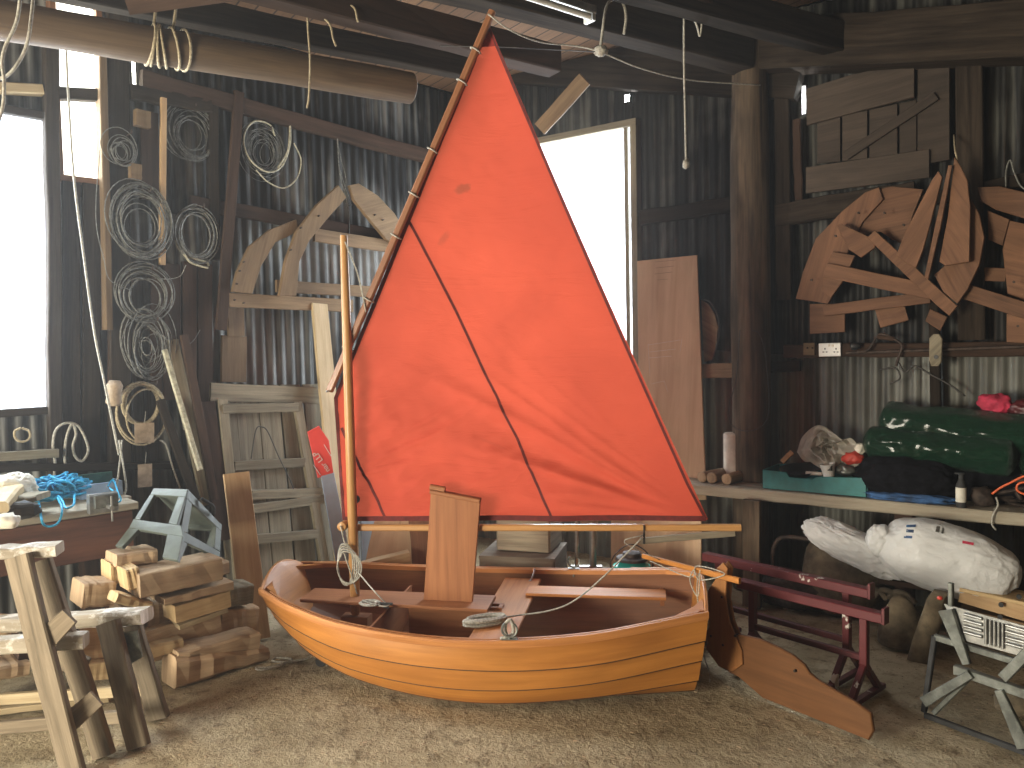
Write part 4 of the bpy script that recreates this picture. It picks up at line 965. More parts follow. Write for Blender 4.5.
# ------------------------------------------------------------------ left workbench
LBZ = .85; nbk = LD-4.62   # bench front at 4.62 along the wall normal
def onLB(px, py, back=0): return pl(px, py, ln*(4.62+back), ln)
def LB(u, n_, z): return ld*u+ln*n_+Z*z
wb = thing('workbench', LB(0.9, 4.9, 0), 'long timber workbench under the left window with a red-brown front board', 'workbench')
uE = ul(onLB(139, 508)); uS = -2.6
for k in range(3):
    bm = nb(); n0 = 4.62+.10+k*.19; beam(bm, LB(uS, n0, LBZ-.02), LB(uE+.03*k, n0, LBZ-.02), .185, .04, Z, .005, 14, .005, seed=k); obj('top_board', bm, M['bench'], wb)
bm = nb(); beam(bm, LB(uS, 4.655, LBZ-.165), LB(uE-.03, 4.655, LBZ-.165), .03, .235, Z, .004, 8, .004); obj('front_board', bm, M['apron'], wb)
for u in (uS+.3, uS+2.2, uE-.12):
    for n0 in (4.70, 5.12):
        bm = nb(); beam(bm, LB(u, n0, 0), LB(u, n0, LBZ-.04), .09, .09, ln, .006, 4, .004); obj('leg', bm, M['brown'], wb)
def zt(p, z=LBZ): return V((p.x, p.y, z))
def onB(px, py, dz=0): return onz(px, py, LBZ+dz)
# things on the left bench
bm = nb(); rr = random.Random(11); c0 = onB(58, 492, .06); pts = []
for k in range(300):
    a = rr.uniform(0, 6.28); e = rr.uniform(.3, 1); pts.append(c0+ld*(math.cos(a)*.15*e+rr.uniform(-.04, .04))+ln*math.sin(a)*.085*e+Z*max(-.04, rr.uniform(-.045, .10)*(1.2-e*.6)))
tube(bm, spl(pts, 4), .008, 5)
pts = [c0+ld*.06+V((0, 0, .0)), onB(41, 490, .05), onLB(41, 516, -.02), onLB(46, 526, -.03), onLB(58, 523, -.03), onLB(62, 508, -.02), onB(56, 495, .05), onB(62, 500, .05), onLB(66, 508, -.02), onLB(74, 504, -.02), onB(75, 492, .05), c0+ld*.15]
tube(bm, spl(pts, 6), .006, 6); blue = obj('blue_rope_heap', bm, M['blue'], None, True); tag(blue, 'bright blue polypropylene rope heaped in a tangle on the left bench', 'rope')
bm = nb(); pts = [onB(108, 486, .07), onB(113, 480, .09), onB(118, 492, .06), onB(121, 500, .02), onB(115, 503, .01), onB(118, 497, .06), onB(110, 488, .08)]; tube(bm, spl(pts, 6), .005, 6); tag(obj('blue_rope_scrap', bm, M['blue'], None, True), 'short bright blue rope scrap beside the hanging rope ends', 'rope')
t = boxthing('tin_box', onB(98, 499).lerp(onB(98, 493), .5), .22, .14, .085, 'bluegrey', 'pale blue box with a green lid edge on the left bench', 'box', 1, .8, .01, True)
bm = nb(); beam(bm, onB(84, 482, .10)+ln*.1, onB(118, 478, .10)+ln*.1, .06, .02, ln, .003); tag(obj('green_strip', bm, M['green']), 'flat dark green strip behind the pale blue box', 'strip')
vs = thing('bench_vice', onB(104, 512), 'small dull metal bench vice at the corner of the left bench', 'vice')
q = onB(103, 512); bm = nb(); beam(bm, q-ld*.07+Z*.05, q+ld*.07+Z*.05, .05, .10, Z, .008); obj('body', bm, M['steel'], vs)
bm = nb(); beam(bm, q-ld*.06-ln*.07+Z*.07, q+ld*.05-ln*.07+Z*.07, .03, .07, Z, .006); obj('front_jaw', bm, M['galv'], vs)
bm = nb(); tube(bm, [q-ln*.14+Z*.04, q+Z*.04], .012, 10); obj('screw', bm, M['steel'], vs, True, 40)
bm = nb(); tube(bm, [q-ln*.135+Z*-.03, q-ln*.135+Z*.10], .005, 8); obj('tommy_bar', bm, M['steel'], vs, True, 40)
for i, (a, b, w_, h_, m, lab) in enumerate([((-4, 508), (14, 488), .10, .06, 'pine', 'pale split timber lump at the left edge of the bench'), ((4, 499), (44, 496), .14, .03, 'grey', 'flat grey timber piece on the left bench beside the blue rope'),
                                  ((-4, 514), (34, 508), .09, .06, 'dark', 'dark timber block in front of the flat grey piece'), ((14, 494), (44, 497), .05, .03, 'grey', 'thin grey batten on the left bench behind the blue rope')]):
    A = onB(*a, h_*.5+.02+.045*(i in (0, 1))); Bq = onB(*b, h_*.5+.06*(i == 0)+.03+.045*(i == 1)); board('timber_scrap', A, Bq, w_, h_, Z, m, lab, 'scrap', seed=i, jit=.012, ch=.012)
bm = nb(); blob(bm, onB(22, 510, .05), [V((.09, 0, 0)), V((0, .05, 0)), V((0, 0, .045))], .25, 2.4, 3, seed=5, flat=LBZ); tag(obj('rag_bundle', bm, M['charcoal'], None, True), 'dark crumpled rag on the front edge of the left bench', 'rag')
bm = nb(); blob(bm, onB(5, 522, .03), [V((.07, 0, 0)), V((0, .05, 0)), V((0, 0, .04))], .3, 2.4, 3, seed=8, flat=LBZ); tag(obj('wood_shavings', bm, M['paper'], None, True), 'small pale heap of shavings at the bench front by the frame edge', 'shavings')
bm = nb(); blob(bm, onB(12, 488, .12), [ld*.12, ln*.07, Z*.08], .2, 2, 5, seed=3, flat=LBZ+.045, crin=.08); tag(obj('crumpled_sheet', bm, M['paper'], None, True), 'crumpled pale sheet piled at the back of the left bench', 'sheet')
bm = nb(); q = onB(20, 507, .0); beam(bm, q+Z*.06-ld*.02, q+Z*.06+ld*.03, .03, .03, Z, .003); tag(obj('orange_block', bm, M['redplank']), 'tiny orange wooden block on the left bench', 'block')
# thin wall shelf rail over the bench
board('shelf_rail', onL(-40, 459, .12), onL(58, 453, .12), .05, .04, ln, 'grey', 'narrow grey rail fixed below the left window', 'rail')

# ------------------------------------------------------------------ grey plastic step frame on the wood pile
sf = thing('step_frame', at(170, 560, 4.05), 'grey-green plastic step stool lying tipped over on top of the wood pile', 'step stool')
# face A (towards camera): a panel with two openings; face B (end) with openings; built from flat webs
FA = [at(154, 488, 4.30), at(188, 489, 4.22), at(167, 556, 3.94), at(117, 546, 4.02)]   # tl tr br bl
def lerp4(Q, u, v): return Q[0].lerp(Q[1], u).lerp(Q[3].lerp(Q[2], u), v)
def web(bm, Q, a, b, c_, d, t, n):  # quad with corners in u,v
    prism(bm, [lerp4(Q, *a), lerp4(Q, *b), lerp4(Q, *c_), lerp4(Q, *d)], n*t, bev=.003)
nA = (FA[1]-FA[0]).cross(FA[3]-FA[0]).normalized(); nA = nA if nA.y > 0 else -nA
FB = [at(188, 489, 4.22), at(222, 525, 4.42), at(219, 570, 4.28), at(176, 558, 3.98)]
nB_ = (FB[1]-FB[0]).cross(FB[3]-FB[0]).normalized(); nB_ = nB_ if nB_.y > 0 else -nB_
def face(Q, n, nm, rows):
    bm = nb(); t = .022
    for r_ in rows: web(bm, Q, *r_, t, n)
    return obj(nm, bm, M['greybox'], sf)
face(FA, nA, 'side_frame', [((0, 0), (1, 0), (1, .12), (0, .12)), ((0, .12), (.13, .12), (.13, .55), (0, .55)), ((.80, .12), (1, .12), (1, .55), (.80, .55)), ((-.02, .55), (1.1, .55), (1.2, .70), (0, .70)), ((0, .70), (.22, .70), (.10, 1.0), (-.04, 1.0)), ((.86, .70), (1.2, .70), (1.22, 1.03), (.92, 1.03))])
face(FB, nB_, 'side_frame', [((0, 0), (1, 0), (1, .14), (0, .14)), ((0, .14), (.16, .14), (.16, .6), (0, .6)), ((.84, .14), (1, .14), (1, .6), (.84, .6)), ((0, .6), (1, .6), (1, .74), (0, .74)), ((0, .74), (.2, .74), (.12, 1.0), (0, 1.0)), ((.84, .74), (1, .74), (1.04, 1.04), (.92, 1.04))])
FT = [FA[0]+ (FB[1]-FB[0]), FB[1], FB[0], FA[0]]
nT = (FT[1]-FT[0]).cross(FT[3]-FT[0]).normalized(); bm = nb(); prism(bm, FT, -nT*.02 if nT.z > 0 else nT*.02, bev=.004); obj('tread', bm, M['greybox'], sf)
FC = [p+(FB[1]-FB[0]) for p in FA]; face(FC, -nA, 'side_frame', [((0, 0), (1, 0), (1, .12), (0, .12)), ((0, .12), (.13, .12), (.13, .9), (0, .9)), ((.80, .12), (1, .12), (1, .8), (.80, .8))])
bm = nb(); c_ = FB[0].lerp(FB[1], .5)-nB_*.015; tube(bm, spl([c_+Z*.01-(FB[1]-FB[0])*.18, c_-nB_*.03, c_+Z*.0+(FB[1]-FB[0])*.18], 6), .009, 8); obj('latch_handle', bm, M['charcoal'], sf, True)

# ------------------------------------------------------------------ wood pile
PA = onz(177, 690, 0); PB = onz(270, 661, 0); pd_ = (PB-PA).normalized(); pn = V((-pd_.y, pd_.x, 0)); 
def onP(px, py, back=0): return pl(px, py, PA+pn*back, pn)
def log(x0, y0, x1, y1, h0, h1, back, t, m, label, seed=0, ch=.01, jit=.008, skew0=0, skew1=0):
    """(x0,y0),(x1,y1): lower front edge in the photo; h0,h1 heights in px"""
    A = onP(x0, y0, back); Bq = onP(x1, y1, back); H0 = h0*A.y/F; H1 = h1*Bq.y/F
    A.z = max(A.z, .002); Bq.z = max(Bq.z, .002)
    bm = nb(); seg = 8; beam(bm, A+Z*H0/2+pn*t/2, Bq+Z*H1/2+pn*t/2, H0, t, pn, ch, seg, jit, w2=H1, seed=seed+3.3)
    return tag(obj('firewood_log', bm, M[m]), label, 'log', 'timber offcuts in the wood pile')
log(177, 690, 270, 661, 32, 12, 0, .19, 'log', 'long split log at the very front of the wood pile on the floor', 1, .02, .016)
log(179, 658, 260, 651, 5, 18, .02, .17, 'log', 'wedge of sawn timber lying on the front log of the pile', 2, .01, .01)
log(145, 662, 184, 650, 14, 12, .10, .14, 'logpale', 'short pale board end left of the wedge on the pile', 3)
log(140, 668, 222, 640, 34, 30, .18, .20, 'log', 'wide rough dark log in the second row of the pile', 4, .02, .014)
log(222, 638, 259, 634, 28, 28, .22, .18, 'log', 'squared log end at the right of the second row', 5)
log(176, 624, 231, 607, 18, 17, .08, .17, 'logpale', 'squared orange-brown beam offcut midway up the wood pile', 6, .004, .003)
log(180, 630, 228, 613, 5, 5, .12, .14, 'pine', 'thin pale slat under the squared orange offcut', 7, .002, .003)
log(165, 606, 234, 590, 7, 9, .06, .20, 'log', 'thin flat board with round marks above the squared offcut', 8, .004, .006)
log(141, 599, 223, 580, 24, 23, .05, .20, 'log', 'big squared timber below the grey step stool', 9, .006, .006)
log(117, 568, 158, 564, 13, 15, .22, .17, 'log', 'upper left squared timber just under the bench front', 10)
log(112, 586, 128, 582, 22, 20, .26, .16, 'logpale', 'short block end at the upper left of the pile', 11)
log(128, 592, 141, 588, 22, 22, .10, .14, 'logpale', 'pale sawn block end left of the big squared timber', 12)
log(117, 604, 152, 610, 10, 8, .06, .12, 'logpale', 'pale split board sticking out of the left of the pile', 13)
log(231, 607, 254, 604, 20, 20, .20, .16, 'grey', 'grey squared block end at the right of the pile', 14)
log(84, 608, 116, 606, 24, 24, .22, .2, 'log', 'dim block lying left of the pale split board', 15)
log(79, 662, 107, 658, 34, 34, .10, .18, 'redplank', 'orange-brown block seen behind the sawhorse legs', 16, .004, .003)
log(84, 682, 110, 679, 18, 18, .04, .18, 'logpale', 'low orange-brown block on the floor behind the sawhorse', 17, .004, .003)
log(120, 665, 145, 660, 60, 55, .28, .18, 'log', 'upright dark log end inside the wood pile', 18)
log(150, 632, 180, 628, 30, 28, .26, .18, 'log', 'shaded inner log behind the squared offcut', 19)
log(160, 590, 230, 575, 14, 14, .28, .14, 'log', 'shaded log behind the big squared timber', 20)
log(236, 642, 262, 640, 38, 36, .38, .14, 'brown', 'dark brown timber upright block beside the bow', 21)
log(20, 662, 78, 655, 26, 26, .05, .16, 'brown', 'dark timber under the bench seen through the sawhorse', 22)
log(0, 640, 60, 634, 18, 18, .25, .16, 'log', 'pale brown timber under the bench by the frame edge', 23)
log(-20, 684, 30, 676, 14, 14, .0, .18, 'log', 'low squared timber under the sawhorse by the frame edge', 24)
board('floor_lath', onz(-20, 712, .02), onz(110, 697, .02), .06, .03, Z, 'pine', 'pale lath lying on the floor behind the sawhorses', 'lath')
board('floor_lath', onz(60, 700, .02), onz(112, 690, .05), .06, .03, Z, 'logpale', 'second pale lath lying on the floor by the orange blocks', 'lath', seed=4)
# hidden support rows so that upper timbers rest on something
# ------------------------------------------------------------------ sawhorses
def sawhorse(name, label, R, Lx, Hz, beamw, beamt, feet, mt, extra=()):
    pass
sa = thing('sawhorse', onz(20, 775, 0), 'tall rough grey sawhorse at the left edge of the picture', 'sawhorse')
A = at(-110, 560, 3.2); Bq = at(60, 548, 3.32); bm = nb(); beam(bm, A, Bq, .10, .045, Z, .006, 12, .008); obj('top_beam', bm, M['painty'], sa)
def leg(parent, top, foot, w_, t_, n, m='horse', nm='leg', w2=None): 
    bm = nb(); beam(bm, top, foot, w_, t_, n, .006, 8, .005, w2, seed=foot.x*7); return obj(nm, bm, M[m], parent)
f1 = onz(74, 774, .0); f2 = onz(104, 756, .0)
leg(sa, at(18, 556, 3.24), f1, .115, .035, V((.1, 1, .1)), w2=.10); leg(sa, at(42, 560, 3.36), f2, .085, .035, V((.1, 1, -.1)), w2=.10)
dx = V((-.95, -.1, 0)); leg(sa, at(18, 556, 3.24)+dx, f1+dx*1.25, .1, .035, V((.1, 1, .1))); leg(sa, at(42, 560, 3.36)+dx, f2+dx*1.25, .1, .035, V((.1, 1, -.1)))
bm = nb(); beam(bm, at(37, 648, 3.19), at(70, 616, 3.21), .10, .02, V((0, 1, 0)), .003, w2=.075); obj('gusset', bm, M['horse'], sa)
bm = nb(); beam(bm, at(64, 727, 3.18), at(97, 698, 3.22), .085, .02, V((0, 1, 0)), .003, w2=.075); obj('gusset', bm, M['horse'], sa)
bm = nb(); beam(bm, at(-110, 652, 3.2), at(86, 640, 3.3), .075, .06, Z, .006, 8, .006); obj('lower_beam', bm, M['painty'], sa)
bm = nb(); beam(bm, at(50, 652, 3.36), at(86, 668, 3.36), .09, .03, V((0, 1, 0)), .003); obj('gusset', bm, M['horse'], sa)
sb = thing('sawhorse', onz(130, 748, 0), 'shorter sawhorse with paint-spattered top behind the tall one', 'sawhorse')
A = at(-60, 628, 3.62); Bq = at(147, 615, 3.52); bm = nb(); beam(bm, A, Bq, .10, .06, Z, .012, 12, .007); obj('top_beam', bm, M['painty'], sb)
g1 = onz(139, 747, 0); g2 = onz(159, 718, 0)
leg(sb, at(108, 622, 3.45), g1, .105, .04, V((.1, 1, .1)), w2=.10); leg(sb, at(132, 624, 3.6), g2, .085, .04, V((.1, 1, -.1)), w2=.095)
dx = V((-.95, .03, 0)); leg(sb, at(108, 622, 3.45)+dx, g1+dx*1.1, .1, .04, V((.1, 1, .1))); leg(sb, at(132, 624, 3.6)+dx, g2+dx*1.1, .1, .04, V((.1, 1, -.1)))
bm = nb(); beam(bm, at(128, 632, 3.46), at(134, 662, 3.47), .085, .012, V((0, 1, 0)), .002, skew1=.02); obj('metal_plate', bm, M['galv'], sb)
bm = nb(); beam(bm, at(-60, 733, 3.48), at(138, 715, 3.44), .055, .03, V((0, 1, 0)), .004, 6, .003); obj('stretcher', bm, M['horse'], sb)
bm = nb(); beam(bm, at(-60, 703, 3.70), at(146, 690, 3.62), .05, .03, V((0, 1, 0)), .004, 6, .003); obj('stretcher', bm, M['pine'], sb)

# ------------------------------------------------------------------ overhead things
A = onz(-20, 14, 3.12); 
pA = at(-60, 10, 3.75); pB = at(411, 88, 4.9)
bm = nb(); rings = []; dv = (pB-pA); u_ = dv.normalized().orthogonal().normalized(); v_ = dv.normalized().cross(u_)
for k in range(41):
    f = k/40; c_ = pA+dv*f; r_ = .092-.0*f
    rings.append([c_+(u_*math.cos(t)+v_*math.sin(t))*(r_*(1+.05*noise.noise(V((math.cos(t)*1.5, math.sin(t)*1.5, f*7))))) for t in [2*math.pi*i/22 for i in range(22)]])
rings = [[rings[0][i].lerp(pA, .15)-dv.normalized()*.01 for i in range(22)]]+rings+[[rings[-1][i].lerp(pB, .15)+dv.normalized()*.01 for i in range(22)]]
loft(bm, rings, dv); tag(obj('round_pole', bm, M['pole'], None, True, 50), 'thick round wooden pole slung under the roof on the left', 'pole')
dn = dv.normalized()
for i, px in enumerate((150, 154.5, 159.5, 163, 174, 184)):
    f = (px+60)/471*.93; f = (pl(px, 40, pA, dn.cross(Z).cross(dn).cross(dn) if 0 else V((0, 1, 0))) - pA).length*0+ (px+60)/471.0
    # parameter along the pole for that pixel column
    lo, hi = 0, 1
    for _ in range(30):
        md = (lo+hi)/2; p_ = pA+dv*md; r3 = p_-CAM; X = 512+F*r3.dot(right)/r3.dot(fwd)
        if X < px: lo = md
        else: hi = md
    c_ = pA+dv*lo; bm = nb(); tube(bm, [c_+(u_*math.cos(t)+v_*math.sin(t))*.102+dn*(.02*math.sin(t+i)) for t in [2*math.pi*k/20 for k in range(21)]], .007, 6)
    tag(obj('rope_turn', bm, M['ropetan'], None, True), 'turn of tan rope wrapped round the thick roof pole', 'rope', 'rope turns lashing the roof pole')
    if i in (1, 4): 
        bm = nb(); tube(bm, spl([c_+Z*.10, c_+Z*.25+dn*.02, V((c_.x, c_.y+.02, 3.66))], 4), .008, 6); tag(obj('hanging_rope', bm, M['ropetan'], None, True), 'tan rope holding the roof pole up, '+('left' if i == 1 else 'right')+' one of the two', 'rope')
def hang(nm, pts, r, m, label, Y=4.4, sides=6):
    bm = nb(); tube(bm, spl([at(p[0], p[1], p[2] if len(p) > 2 else Y) for p in pts], 7), r, sides); return tag(obj(nm, bm, M[m], None, True), label, 'rope')
hang('hanging_rope', [(22, -20), (17, 20), (6, 45), (2, 62), (4, 80), (3, 105), (-4, 130)], .007, 'rope', 'pale rope hanging in a long bend at the top left corner', 3.3)
hang('hanging_rope', [(35, -20), (32, 10), (28, 40), (20, 60), (8, 75), (-5, 80)], .007, 'rope', 'second pale rope looping across the first at the top left', 3.35)
hang('hanging_rope', [(307, 0), (308, 30), (310, 60), (309, 95), (307, 108)], .006, 'ropetan', 'tan cord hanging straight down past the roof pole', 4.4)
hang('hanging_rope', [(318, 0), (322, 15), (330, 25), (333, 38), (336, 46)], .006, 'ropetan', 'short knotted tan rope hanging from the rafters', 4.4)
hang('hanging_rope', [(283, 0), (300, 8), (330, 10), (352, 6), (358, 22)], .006, 'ropetan', 'tan rope strung along the rafters left of the sail', 4.4)
hang('hanging_rope', [(684, 10), (684, 60), (685, 110), (686, 160)], .006, 'rope', 'thin rope with a frayed end hanging right of the big window', 4.6)
hang('hanging_rope', [(600, 50), (602, 35), (606, 8), (612, 0), (622, 2), (626, 16), (624, 34)], .008, 'rope', 'thick rope looped over the rafter right of the lamp', 4.4)
hang('hanging_rope', [(690, 10), (697, 26), (700, 36), (702, 22), (703, 8)], .006, 'rope', 'small rope loop under the rafter near the post', 4.5)
hang('overhead_cable', [(488, 14, 4.1), (510, 30, 4.15), (540, 42, 4.27), (575, 46, 4.4), (600, 52, 4.4), (640, 68, 4.5), (690, 80, 4.7), (760, 85, 5.0)], .004, 'rope', 'pale wire strung from the yard top towards the post')
hang('overhead_cable', [(440, 46, 4.5), (500, 47, 4.45), (560, 50, 4.4), (600, 52, 4.38)], .003, 'darkwire', 'dark wire strung level behind the top of the sail')
bm = nb(); blob(bm, at(686, 164, 4.6), [V((.02, 0, 0)), V((0, .02, 0)), V((0, 0, .03))], .4, 3, 2); tag(obj('rope_knot', bm, M['rope'], None, True), 'frayed knot at the end of the thin rope right of the window', 'knot')
bm = nb(); blob(bm, at(601, 51, 4.38), [V((.035, 0, 0)), V((0, .03, 0)), V((0, 0, .03))], .35, 3, 3); tag(obj('rope_knot', bm, M['rope'], None, True), 'lumpy rope knot where wires meet right of the lamp', 'knot')
# fluorescent lamp
fl = thing('fluorescent_lamp', onz(545, 5, 3.40), 'long unlit fluorescent lamp fixed under the roof right of the sail top', 'lamp')
A = onz(478, -14, 3.36); Bq = onz(591, 22, 3.36); bm = nb(); beam(bm, A+Z*.05, Bq+Z*.05, .09, .04, Z, .006); obj('housing', bm, M['steel'], fl)
d_ = (Bq-A).normalized(); s_ = d_.cross(Z)
bm = nb(); tube(bm, [A+d_*.04+s_*.03+Z*.008, Bq-d_*.04+s_*.03+Z*.008], .017, 12); obj('tube', bm, M['white'], fl, True, 40)
for e in (A+d_*.02, Bq-d_*.02): bm = nb(); beam(bm, e+Z*.02, e+Z*.02+d_*.02, .07, .05, Z, .003); obj('lamp_holder', bm, M['white'], fl)
# brace beside the window top
board('diagonal_brace', at(540, 129, 5.6), at(585, 79, 5.4), .10, .03, V((0, 1, 0)), 'mould', 'short diagonal brown board beside the sail above the window', 'board')
board('roof_board', at(128, 5, 4.1), at(270, -14, 4.0), .09, .03, V((0, 1, .6)), 'brown', 'short brown board resting on rafters above the pole', 'board')
# ------------------------------------------------------------------ right workbench
RBZ = .74; RF = 4.93
def RB(u, n_, z): return rd*u+rn*n_+Z*z
def onRN(px, py, n_): return pl(px, py, rn*n_, rn)
def onT(px, py, dz=0): return onz(px, py, RBZ+dz)
uA = ur(onRN(640, 490, RF)); uB = ur(onRN(1024, 515, RF))+1.5
rb = thing('workbench', RB(uA+1.5, 5.15, 0), 'thick grey timber workbench along the right wall', 'workbench')
for k in range(2):
    bm = nb(); w_ = .24; n0 = RF+w_/2+k*(w_+.008); beam(bm, RB(uA+k*.1, n0, RBZ-.035), RB(uB, n0, RBZ-.035), w_, .07 if k == 0 else .05, Z, .008, 20, .006, seed=k+2); obj('top_board', bm, M['bench'], rb)
for u in (uA+.25, ur(onRN(752, 520, RF+.1)), ur(onRN(905, 540, RF+.1)), uB-.3):
    bm = nb(); beam(bm, RB(u, RF+.1, 0), RB(u, RF+.1, RBZ-.07), .10, .09, rn, .006, 4, .005, seed=u); obj('leg', bm, M['post'] if abs(u-ur(onRN(752, 520, RF+.1))) < .1 else M['brown'], rb)
bm = nb(); beam(bm, RB(ur(onRN(885, 600, RF+.2)), RF+.2, .27), RB(uB, RF+.2, .27), .40, .03, Z, .004, 8, .004); obj('low_shelf', bm, M['brown'], rb)
# teal tray of odds and ends
tr = thing('teal_tray', onRN(814, 490, RF+.18), 'open teal wooden tray full of odds and ends on the right bench', 'tray')
n0 = RF+.05; Pt = [onRN(763, 487, n0), onRN(866, 497, n0)]; Pt = [V((p.x, p.y, RBZ+.004)) for p in Pt]; ht = .115
e1 = (Pt[1]-Pt[0]); L1 = e1.length; e1 = e1.normalized()
bm = nb(); prism(bm, [Pt[0], Pt[1], Pt[1]+Z*ht, Pt[0]+e1*L1*.55+Z*ht*.86, Pt[0]+e1*L1*.5+Z*ht*.72, Pt[0]+e1*L1*.27+Z*ht*.72, Pt[0]+e1*L1*.24+Z*(ht*.98), Pt[0]+Z*ht], rn*.012, bev=.002); obj('front_side', bm, M['teal'], tr)
bm = nb(); prism(bm, [p+rn*.30 for p in (Pt[0], Pt[1], Pt[1]+Z*ht, Pt[0]+Z*ht)], rn*.012, bev=.002); obj('back_side', bm, M['teal'], tr)
for q in Pt:
    bm = nb(); beam(bm, q+rn*.013+Z*ht/2, q+rn*.30+Z*ht/2, ht, .012, rd, .002); obj('end_panel', bm, M['teal'], tr)
bm = nb(); beam(bm, Pt[0]+rn*.155+Z*.008, Pt[1]+rn*.155+Z*.008, .29, .01, Z, 0); obj('base_panel', bm, M['teal'], tr)
def TP(px, py, b=.15): return onRN(px, py, n0+b)
pan_ = thing('frying_pan', TP(800, 470), 'black pan resting across the teal tray', 'pan')
bm = nb(); q = TP(799, 470, .12); lathe(bm, q-Z*.03, V((-.1, -.15, 1)), [(.07, 0), (.115, .035), (.118, .04), (.108, .037), (.066, .006)], 24); obj('body', bm, M['black'], pan_, True, 40)
bm = nb(); beam(bm, q+rd*.10+Z*.01, q+rd*.27+Z*.05, .028, .014, Z, .004); obj('handle', bm, M['black'], pan_)
def sheetcloth(name, cx, cy, b, pts, m, label, cat, amp=.02, seed=0, th=.004, parent=None):
    """crumpled cloth or paper: fan patch through pixel outline"""
    P = [TP(x, y, bb_) for x, y, bb_ in pts]; c0 = TP(cx, cy, b); bm = nb(); n = 10; m_ = len(P); rings = []
    Q = spl(P+[P[0]], 5)[:-1]
    vs = [[bm.verts.new(c0.lerp(q, k/n)+V((0, 0, 0))+rn*(-amp)*(1-abs(noise.noise(V((q.x*9+seed, q.z*9, k*.35)))*3))*math.sin(math.pi*min(1, k/n+.1))) for q in Q] for k in range(1, n+1)]
    cv = bm.verts.new(c0-rn*amp); fs = []
    for i in range(len(Q)):
        j = (i+1) % len(Q); fs.append(bm.faces.new((cv, vs[0][i], vs[0][j])))
        for a, b2 in zip(vs, vs[1:]): fs.append(bm.faces.new((a[i], b2[i], b2[j], a[j])))
    r = bmesh.ops.solidify(bm, geom=bm.faces[:], thickness=th); fin(bm, bm.faces[:], Z)
    o = obj(name, bm, M[m], parent, True, 60)
    return tag(o, label, cat) if parent is None else o
sheetcloth('crumpled_cloth', 824, 445, .16, [(801, 450, .2), (807, 438, .2), (818, 426, .2), (832, 432, .18), (843, 440, .15), (851, 438, .15), (858, 446, .15), (862, 460, .12), (850, 470, .1), (835, 472, .08), (820, 468, .06), (806, 458, .1)], 'paper', 'crumpled off-white cloth heaped over the teal tray', 'cloth', .05, 1)
sheetcloth('wrapping_sheet', 812, 440, .24, [(797, 452, .25), (803, 436, .25), (819, 425, .25), (836, 437, .24), (824, 455, .22), (806, 462, .22)], 'paper', 'greyish stiff paper sheet standing behind the crumpled cloth', 'sheet', .004, 5)
bm = nb(); q = TP(829, 473, .05); lathe(bm, q-Z*.02, V((-.15, 0, 1)), [(.032, 0), (.043, .075), (.045, .078), (.038, .078), (.028, .005)], 20); cup = obj('paper_cup', bm, M['white'], None, True, 40); tag(cup, 'white printed cup leaning in the front of the teal tray', 'cup')
for dx_ in (-.3, .1, .5):
    a = dx_-2.1; bm = nb(); c_ = q+V((math.cos(a)*.040, math.sin(a)*.040, .02)); beam(bm, c_, c_+Z*.03, .014, .003, V((math.cos(a), math.sin(a), 0)), .001); obj('printed_mark', bm, M['charcoal'], cup)
bm = nb(); tube(bm, [TP(806, 473, .06), TP(822, 474, .06)], .012, 10); tag(obj('white_tool_handle', bm, M['paper'], None, True, 40), 'pale rounded handle lying in the notch of the teal tray', 'handle')
board('tool_grip', TP(782, 462, .14), TP(792, 452, .18), .03, .02, rn, 'redplank', 'small orange-brown wooden handle sticking out of the teal tray', 'grip')
bm = nb(); blob(bm, TP(853, 458, .10), [rd*.055, rn*.04, Z*.035], .5, 2.2, 3, seed=4); tag(obj('red_wrapper', bm, M['redbits'], None, True), 'bright red crumpled wrapper at the right of the teal tray', 'wrapper')
bm = nb(); blob(bm, TP(846, 470, .10), [rd*.06, rn*.05, Z*.035], .3, 2.2, 3, seed=6); tag(obj('clear_wrap', bm, M['galv'], None, True), 'shiny grey crumpled wrap beside the white printed cup', 'wrap')
bm = nb(); blob(bm, TP(860, 449, .12), [rd*.03, rn*.03, Z*.035], .4, 2.2, 3, seed=9); tag(obj('white_wad', bm, M['paper'], None, True), 'small white paper wad against the green tarpaulin', 'paper')
# black bag with blue lining
bm = nb(); q = onRN(906, 478, RF+.13); q.z = RBZ+.12; blob(bm, q, [rd*.27, rn*.12, Z*.135], .16, 2.2, 5, crin=.04, seed=3, flat=RBZ+.004, ridge=False); bg = obj('black_bag', bm, M['blackcloth'], None, True); tag(bg, 'slumped black cloth bag in front of the green tarpaulin rolls', 'bag')
bm = nb(); q2 = onRN(908, 498, RF+.07); q2.z = RBZ+.02; blob(bm, q2, [rd*.24, rn*.07, Z*.035], .3, 3, 4, seed=5, flat=RBZ+.004); obj('blue_lining', bm, M['bluecloth'], bg, True)
# tarpaulin rolls
def roll(name, x0, y0, x1, y1, r0, r1, n_, m, label, cat, seed=0, amp=.12, sq=.85):
    A = onRN(x0, y0, n_); Bq = onRN(x1, y1, n_); d = (Bq-A); dn_ = d.normalized(); s_ = dn_.cross(Z).normalized(); u2 = s_.cross(dn_); rings = []; N = 60
    for k in range(N+1):
        f = k/N; e = min(1, (f*d.length+.004)/.04, ((1-f)*d.length+.004)/.04)**.5; r_ = (r0+(r1-r0)*f)*e; c_ = A+d*f
        rings.append([c_+(s_*math.cos(t)+u2*math.sin(t)*sq)*r_*(1+amp*noise.noise(V((math.cos(t)*1.6+seed, math.sin(t)*1.6, f*9)))+.06*(1-3*abs(noise.noise(V((t*1.3, f*2.2+seed, 2)))))) for t in [2*math.pi*i/44 for i in range(44)]])
    bm = nb(); loft(bm, rings, d); return tag(obj(name, bm, M[m], None, True), label, cat)
